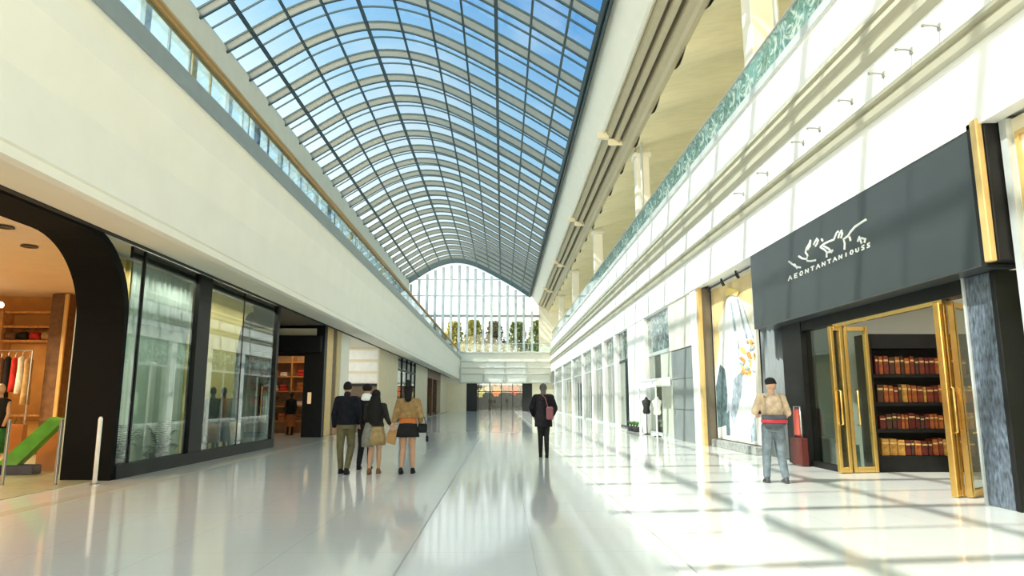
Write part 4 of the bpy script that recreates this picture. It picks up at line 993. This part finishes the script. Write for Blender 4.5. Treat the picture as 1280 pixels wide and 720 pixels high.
def hand(mb, w, d, side, f=1.0):
    """palm and five bent fingers; d = direction of the hand, side = thumb side"""
    d = d.normalized(); sd = side - d * side.dot(d)
    sd.normalize(); nr = d.cross(sd)
    c = w + d * .045
    mb.cap(w, .026, w + d * .03, .030); 
    for q in (-1, 0, 1): mb.cap(w + d * .02 + sd * .016 * q, .018, w + d * .085 + sd * .026 * q, .016)
    for q, L in ((-1.5, .055), (-.5, .068), (.5, .072), (1.5, .064)):
        p0 = w + d * .088 + sd * .021 * q; p1 = p0 + d * L * .55 + nr * .008; p2 = p1 + d * L * .42 + nr * .024
        mb.cap(p0, .0105, p1, .0098, 8); mb.cap(p1, .0098, p2, .0085, 8)
    t0 = w + d * .03 + sd * .028; t1 = t0 + d * .032 + sd * .030 + nr * .012; t2 = t1 + d * .032 + sd * .006 + nr * .014
    mb.cap(t0, .014, t1, .012, 8); mb.cap(t1, .012, t2, .010, 8)
def body(J, female=False):
    mb = MB(); k = .92 if female else 1.0
    mb.loft([(J['pel'] + V((0, 0, -.09)), .13, .10), (J['pel'], .165 * (1.03 if female else 1), .115), (J['wai'], .135 * k, .098), (J['che'], .165 * k, .112), (J['che'] + V((0, 0, .10)), .165 * k, .095), (J['nck'] + V((0, 0, -.01)), .075, .062), (J['nck'] + V((0, 0, .05)), .052, .054)], 18)
    mb.cap(J['nck'] - V((0, 0, .03)), .056, J['hd'] - V((0, .01, .06)), .050)
    h = J['hd']; fa = J['face']; fw = V((math.sin(fa), math.cos(fa), 0)); rt = V((fw.y, -fw.x, 0))
    mb.ell(h, (.078, .094, .108), 18, 12)
    mb.ell(h + fw * .022 + V((0, 0, -.052)), (.054, .056, .060), 14, 10)                  # jaw
    mb.cap(h + fw * .088 + V((0, 0, .012)), .010, h + fw * .108 + V((0, 0, -.022)), .014, 8)  # nose
    mb.cap(h + fw * .080 - rt * .035 + V((0, 0, .020)), .012, h + fw * .080 + rt * .035 + V((0, 0, .020)), .012, 8)   # brow
    mb.cap(h + fw * .082 - rt * .018 + V((0, 0, -.056)), .008, h + fw * .082 + rt * .018 + V((0, 0, -.056)), .008, 8) # lips
    for s in (-1, 1):
        mb.ell(h + rt * s * .080 - fw * .004, (.014, .018, .030), 8, 6)                    # ears
        mb.ell(h + fw * .076 + rt * s * .032 + V((0, 0, .002)), (.014, .012, .010), 8, 6)   # eyes
    for S in ('L', 'R'):
        s, e, w = J['s' + S], J['e' + S], J['w' + S]; r = .9 if female else 1.0
        mb.cap(V((s.x * .55, s.y, s.z + .005)), .062 * r, s, .058 * r); mb.cap(s, .055 * r, e, .041 * r); mb.cap(e, .042 * r, w, .027 * r)
        d = (w - e).normalized(); sd = V((-1 if S == 'R' else 1, .6, 0))
        hand(mb, w, d, sd)
        hp, kn, an = J['h' + S], J['k' + S], J['a' + S]
        mb.cap(hp, .095, kn.lerp(hp, .35), .075); mb.cap(kn.lerp(hp, .36), .076, kn, .056); mb.cap(kn, .056, kn.lerp(an, .35), .058); mb.cap(kn.lerp(an, .35), .058, an, .036)
        mb.cap(an + V((0, -.03, -.035)), .036, an + V((0, .12, -.055)), .030)
    return mb
def torso(mb, J, g, zlow, flare=1.0):
    p = J['pel']
    mb.loft([(V((p.x, p.y, zlow)), (.165 + g) * flare, (.12 + g) * flare), (V((p.x, p.y, (zlow + J['wai'].z) / 2)), (.160 + g) * (1 + (flare - 1) * .5), .115 + g), (J['wai'], .145 + g, .108 + g), (J['che'], .168 + g, .115 + g), (J['che'] + V((0, 0, .11)), .168 + g, .10 + g), (J['nck'] + V((0, 0, .00)), .085 + g * .6, .075 + g * .5)], 20)
def sleeve(mb, J, S, g, upto=1.0):
    s, e, w = J['s' + S], J['e' + S], J['w' + S]
    mb.cap(V((s.x * .5, s.y, s.z)), .064 + g, s, .060 + g); mb.cap(s, .058 + g, e, .046 + g)
    if upto > 0: mb.cap(e, .046 + g, e.lerp(w, upto * .93), .034 + g)
def legs(mb, J, g, down=.93, top=True):
    p = J['pel']
    if top: mb.loft([(p + V((0, 0, -.10)), .15 + g, .115 + g), (p, .168 + g, .12 + g), (p + V((0, 0, .10)), .145 + g, .105 + g)], 18)
    for S in ('L', 'R'):
        hp, kn, an = J['h' + S], J['k' + S], J['a' + S]; a2 = kn.lerp(an, down)
        mb.cap(hp, .094 + g, kn, .062 + g); mb.cap(kn, .062 + g, a2, .046 + g)
def shoes(J, m_, parent, heel=0):
    for S in ('L', 'R'):
        an = J['a' + S]; mb = MB(); z = -an.z + .0
        mb.cap(an + V((0, -.045, -.045)), .044, an + V((0, .05, -.045)), .042); mb.cap(an + V((0, .05, -.050)), .044, an + V((0, .145, -.060)), .034)
        mb.cap(an + V((0, -.02, -.01)), .046, an + V((0, -.03, -.045)), .046)
        mb.bbox(an.x - .042, an.x + .042, an.y - .085, an.y + .165, .0, .022, .02)
        fuse(mb, 'shoe', m_, parent, .009)
def person(name, label, X, Y, h, rz, J, female=False, skinm=skin):
    r = empty('person', (X, Y, 0), label, 'person'); r.rotation_euler = (0, 0, rz)
    s = h / 1.76; r.scale = (s, s, s)
    fuse(body(J, female), 'body', skinm, r, .0085, 2)
    return r

# man in the navy jacket
J = pose(kR=(.09, .10, .50), aR=(.085, -.02, .10), kL=(-.10, -.02, .50), aL=(-.10, -.22, .13), eR=(.22, .02, 1.14), wR=(.20, .16, .95), face=-.2)
J['aL'] = V((-.09, .06, .085)); J['aR'] = V((.07, -.16, .10))
P1 = person('person', 'man seen from behind in black jacket and olive trousers, at left of the walking group', -3.14, 14.0, 1.82, 0, J)
mb = MB(); torso(mb, J, .028, .93, 1.02); sleeve(mb, J, 'L', .014); sleeve(mb, J, 'R', .014); fuse(mb, 'jacket', mat('black_navy_jacket', (.010, .011, .016), .8, spec=.12, noise=.3, nscale=14), P1, .010)
mb = MB(); legs(mb, J, .010); fuse(mb, 'trousers', mat('olive_trousers', (.13, .115, .06), .8, spec=.12, noise=.2, nscale=9), P1, .010)
shoes(J, cm['black'], P1)
mb = MB(); mb.ell(J['hd'] + V((0, -.018, .03)), (.090, .100, .098)); fuse(mb, 'hair', hair, P1, .009)
mb = MB(); mb.cap(J['nck'] + V((0, -.01, .02)), .068, J['nck'] + V((0, -.01, .045)), .066); fuse(mb, 'collar', cm['black'], P1, .009)
# person behind the couple, white collar
J = pose(kL=(-.09, .05, .50), aL=(-.1, -.12, .10), wR=(.27, .14, .95))
P2 = person('person', 'dark-haired person with white collar and dark trousers, walking half hidden behind the man in black', -2.93, 14.95, 1.80, 0, J)
mb = MB(); torso(mb, J, .025, .93); sleeve(mb, J, 'L', .014); sleeve(mb, J, 'R', .014); fuse(mb, 'jacket', mat('dark_coat', (.012, .012, .016), .8, spec=.12), P2, .011)
mb = MB(); legs(mb, J, .010); fuse(mb, 'trousers', mat('charcoal_trousers', (.02, .02, .025), .8, spec=.12), P2, .011)
shoes(J, cm['black'], P2)
mb = MB(); mb.ell(J['hd'] + V((0, -.012, .035)), (.105, .110, .095)); fuse(mb, 'hair', hair, P2, .009)
mb = MB(); mb.cap(J['nck'] + V((-.03, -.03, .02)), .075, J['nck'] + V((.03, -.03, .02)), .075); mb.cap(J['nck'] + V((-.03, -.03, -.03)), .09, J['nck'] + V((.03, -.03, -.03)), .09); fuse(mb, 'scarf', lit, P2, .010, )
# woman with long black hair
J = pose(eR=(.25, .0, 1.15), wR=(.32, .10, .97), eL=(-.21, .04, 1.14), wL=(-.16, .18, 1.0), kR=(.08, .08, .50), aR=(.085, .06, .085), kL=(-.07, .0, .50), aL=(-.075, -.14, .10), face=-.1)
P3 = person('person', 'woman with long black hair, grey top and tan wrap skirt, holding out her right hand', -2.56, 14.0, 1.66, 0, J, True, skin2)
mb = MB(); torso(mb, J, .022, .98, 1.05); sleeve(mb, J, 'L', .010, .6); sleeve(mb, J, 'R', .010, .6); fuse(mb, 'top', mat('charcoal_top', (.03, .028, .026), .8, spec=.12), P3, .010)
MB().loft([(V((-.01, 0, .60)), .245, .19), (V((0, 0, .75)), .235, .18), (V((0, 0, .90)), .205, .155), (V((0, 0, 1.04)), .168, .13)], 24).build('skirt', mat('tan_skirt', (.33, .23, .11), .8, spec=.12, noise=.25, nscale=12), P3, smooth=True, local=True)
MB().loft([(V((-.14, -.05, .56)), .13, .14), (V((-.14, -.05, .75)), .13, .15), (V((-.12, -.04, .95)), .11, .14), (V((-.10, -.03, 1.06)), .10, .12)], 20).build('tied_cardigan', mat('grey_cardigan', (.20, .20, .17), .9, spec=.12, noise=.2, nscale=14), P3, smooth=True, local=True)
shoes(J, cm['brown'], P3)
mb = MB(); mb.ell(J['hd'] + V((0, -.02, .025)), (.098, .108, .105)); mb.loft([(V((.01, -.14, 1.02)), .10, .035), (V((0, -.14, 1.15)), .15, .05), (V((0, -.13, 1.32)), .17, .07), (V((0, -.10, 1.48)), .13, .08), (V((0, -.05, 1.62)), .10, .09)], 16); fuse(mb, 'hair', hair, P3, .010)
bg_ = empty('handbag', (-2.22, 14.02, .7), 'tan leather bag hanging between the two walking women', 'bag')
b0 = V((-2.22, 14.05, .62))
MB().rings([[(b0.x - .10, b0.y - .05, .60), (b0.x + .06, b0.y - .05, .56), (b0.x + .06, b0.y + .05, .56), (b0.x - .10, b0.y + .05, .60)], [(b0.x - .11, b0.y - .06, .74), (b0.x + .09, b0.y - .06, .74), (b0.x + .09, b0.y + .06, .74), (b0.x - .11, b0.y + .06, .74)], [(b0.x - .06, b0.y - .03, .86), (b0.x + .09, b0.y - .03, .86), (b0.x + .09, b0.y + .03, .86), (b0.x - .06, b0.y + .03, .86)]]).build('body', mat('tan_leather', (.42, .22, .07), .5), bg_)
MB().tube([(b0.x - .04, b0.y, .86), (b0.x + .03, b0.y, .98), (b0.x + .08, b0.y, .86)], .008, 6).build('strap', mat('tan_leather', (.42, .22, .07), .5), bg_)
# woman in the tan jacket
J = pose(eL=(-.25, .0, 1.17), wL=(-.29, -.04, .99), eR=(.25, .0, 1.13), wR=(.23, .12, 1.0), kL=(-.09, .05, .50), aL=(-.11, -.08, .10), kR=(.09, .06, .50), aR=(.11, .05, .085), face=.7)
P4 = person('person', 'woman in tan jacket and short black skirt with dark hair piled high', -1.90, 14.0, 1.76, 0, J, True, skin2)
mb = MB(); torso(mb, J, .030, 1.12, 1.1); sleeve(mb, J, 'L', .022, .8); sleeve(mb, J, 'R', .022, .8); fuse(mb, 'jacket', mat('tan_jacket', (.30, .19, .08), .8, spec=.12, noise=.25, nscale=12), P4, .010)
mb = MB(); torso(mb, J, .018, .98, 1.0); fuse(mb, 'blouse', mat('orange_blouse', (.55, .17, .05), .8, spec=.12), P4, .010)
MB().loft([(V((0, 0, .72)), .235, .18), (V((0, 0, .85)), .215, .165), (V((0, 0, 1.0)), .172, .135), (V((0, 0, 1.03)), .165, .13)], 24).build('skirt', cm['black'], P4, smooth=True, local=True)
shoes(J, cm['black'], P4)
mb = MB(); mb.ell(J['hd'] + V((0, -.02, .03)), (.095, .105, .105)); mb.cap(J['hd'] + V((-.01, -.05, .09)), .07, J['hd'] + V((-.02, -.05, .17)), .055); mb.cap(J['hd'] + V((0, -.08, 0)), .08, J['nck'] + V((0, -.09, 0)), .07); fuse(mb, 'hair', hair, P4, .010)
hb = empty('handbag', (-1.62, 13.95, .8), 'small black handbag carried by the woman in the tan jacket', 'bag')
MB().bbox(-1.70, -1.52, 13.98, 14.08, .80, .98, .02).build('body', cm['black'], hb)
MB().tube([(-1.67, 14.03, .98), (-1.65, 14.06, 1.10), (-1.58, 14.06, 1.10), (-1.55, 14.03, .98)], .008, 6).build('strap', cm['black'], hb)
MB().bbox(-1.54, -1.49, 14.0, 14.05, .62, .74, .015).tube([(-1.515, 14.025, .74), (-1.53, 14.03, .82)], .006, 6).build('pendant_tag', cm['black'], hb)
# far person in the padded coat
J = pose(eL=(-.27, -.02, 1.16), wL=(-.22, .12, 1.0), eR=(.27, -.02, 1.16), wR=(.22, .12, 1.0), kL=(-.07, .05, .50), aL=(-.07, .06, .085), kR=(.07, .0, .50), aR=(.07, -.1, .10))
P5 = person('person', 'person alone in the middle distance in bulky black coat and black leggings', 1.06, 17.85, 1.88, 0, J, False, skin)
mb = MB(); torso(mb, J, .055, .72, .98); sleeve(mb, J, 'L', .035); sleeve(mb, J, 'R', .035); mb.loft([(V((0, -.02, 1.36)), .20, .15), (V((0, -.02, 1.48)), .14, .13)], 16); fuse(mb, 'coat', mat('black_coat', (.012, .010, .012), .85, spec=.12, noise=.3, nscale=16), P5, .011)
mb = MB(); legs(mb, J, .004); fuse(mb, 'leggings', cm['black'], P5, .010)
shoes(J, cm['black'], P5)
mb = MB(); mb.ell(J['hd'] + V((0, -.015, .025)), (.092, .102, .10)); mb.cap(J['hd'] + V((0, -.06, -.02)), .07, J['nck'] + V((0, -.07, .02)), .06); fuse(mb, 'hair', mat('grey_brown_hair', (.07, .06, .055), .7, noise=.3, nscale=20), P5, .010)
bb = empty('shoulder_bag', (1.24, 17.66, .9), 'dusty pink bag on the back of the person in the black coat', 'bag')
MB().bbox(1.12, 1.30, 17.54, 17.64, .95, 1.28, .03).build('body', mat('dusty_pink', (.16, .05, .06), .7), bb)
MB().tube([(1.16, 17.6, 1.27), (1.10, 17.63, 1.5), (.98, 17.66, 1.62)], .012, 6).build('strap', mat('dusty_pink', (.16, .05, .06), .7), bb)
# man at the boutique
J = pose(sL=(-.18, 0, 1.42), eL=(-.27, .05, 1.18), wL=(-.20, .22, 1.14), eR=(.27, .02, 1.16), wR=(.24, .20, 1.02), kL=(-.115, .03, .50), aL=(-.14, .02, .085), kR=(.115, .03, .50), aR=(.15, -.05, .085), face=.9, hd=(.01, .02, 1.635))
P6 = person('person', 'man in black cap, orange face mask, beige shirt and grey-blue jeans outside the boutique', 4.86, 12.4, 1.85, -.12, J, False, mat('skin_light', (.60, .36, .24), .55))
mb = MB(); torso(mb, J, .024, .98, 1.0); sleeve(mb, J, 'L', .016, 0); sleeve(mb, J, 'R', .016, 0); fuse(mb, 'shirt', mat('beige_shirt', (.62, .48, .34), .8, spec=.12, noise=.2, nscale=12), P6, .010)
mb = MB(); legs(mb, J, .016); fuse(mb, 'jeans', mat('grey_blue_jeans', (.17, .21, .24), .8, spec=.12, noise=.3, nscale=10), P6, .010)
shoes(J, mat('dark_trainers', (.05, .05, .06), .6), P6)
mb = MB(); mb.ell(J['hd'] + V((-.005, -.005, .055)), (.096, .105, .078)); mb.cap(J['hd'] + V((.05, .05, .045)), .04, J['hd'] + V((.10, .09, .035)), .03); fuse(mb, 'cap', cm['black'], P6, .009)
mb = MB(); mb.ell(J['hd'] + V((.045, .035, -.04)), (.060, .062, .045)); fuse(mb, 'face_mask', mat('orange_mask', (.85, .25, .08), .7), P6, .009)
mb = MB(); mb.loft([(V((0, -.16, 1.10)), .13, .05), (V((0, -.17, 1.2)), .15, .07), (V((0, -.17, 1.36)), .14, .06), (V((0, -.15, 1.44)), .10, .04)], 16)
for s in (-1, 1): mb.tube([(s * .12, -.13, 1.38), (s * .13, -.03, 1.47), (s * .12, .10, 1.42), (s * .13, .14, 1.25)], .020, 8)
fuse(mb, 'backpack', mat('tan_backpack', (.45, .34, .24), .8, spec=.12, noise=.35, nscale=10), P6, .009)
mb = MB(); mb.loft([(V((0, -.10, .90)), .12, .12), (V((0, -.12, .97)), .19, .15), (V((0, -.12, 1.08)), .21, .16), (V((0, -.10, 1.13)), .20, .15)], 18); fuse(mb, 'waist_bag', mat('dark_grey_nylon', (.07, .075, .09), .7), P6, .010)
MB().loft([(V((0, -.12, 1.00)), .212, .162), (V((0, -.12, 1.035)), .218, .168), (V((0, -.12, 1.05)), .212, .162)], 20).build('red_stripe', mat('crimson_band', (.55, .03, .05), .6), P6, smooth=True, local=True)
cam_ = empty('handheld_camera', (4.66, 12.55, 1.3), 'dark blue camera held up at the shoulder of the man by the boutique', 'camera')
MB().bbox(4.62, 4.74, 12.56, 12.64, 1.20, 1.30, .012).build('camera_body', cm['navy'], cam_); MB().tube([(4.68, 12.64, 1.25), (4.68, 12.72, 1.25)], .035, 12).build('lens', black, cam_)
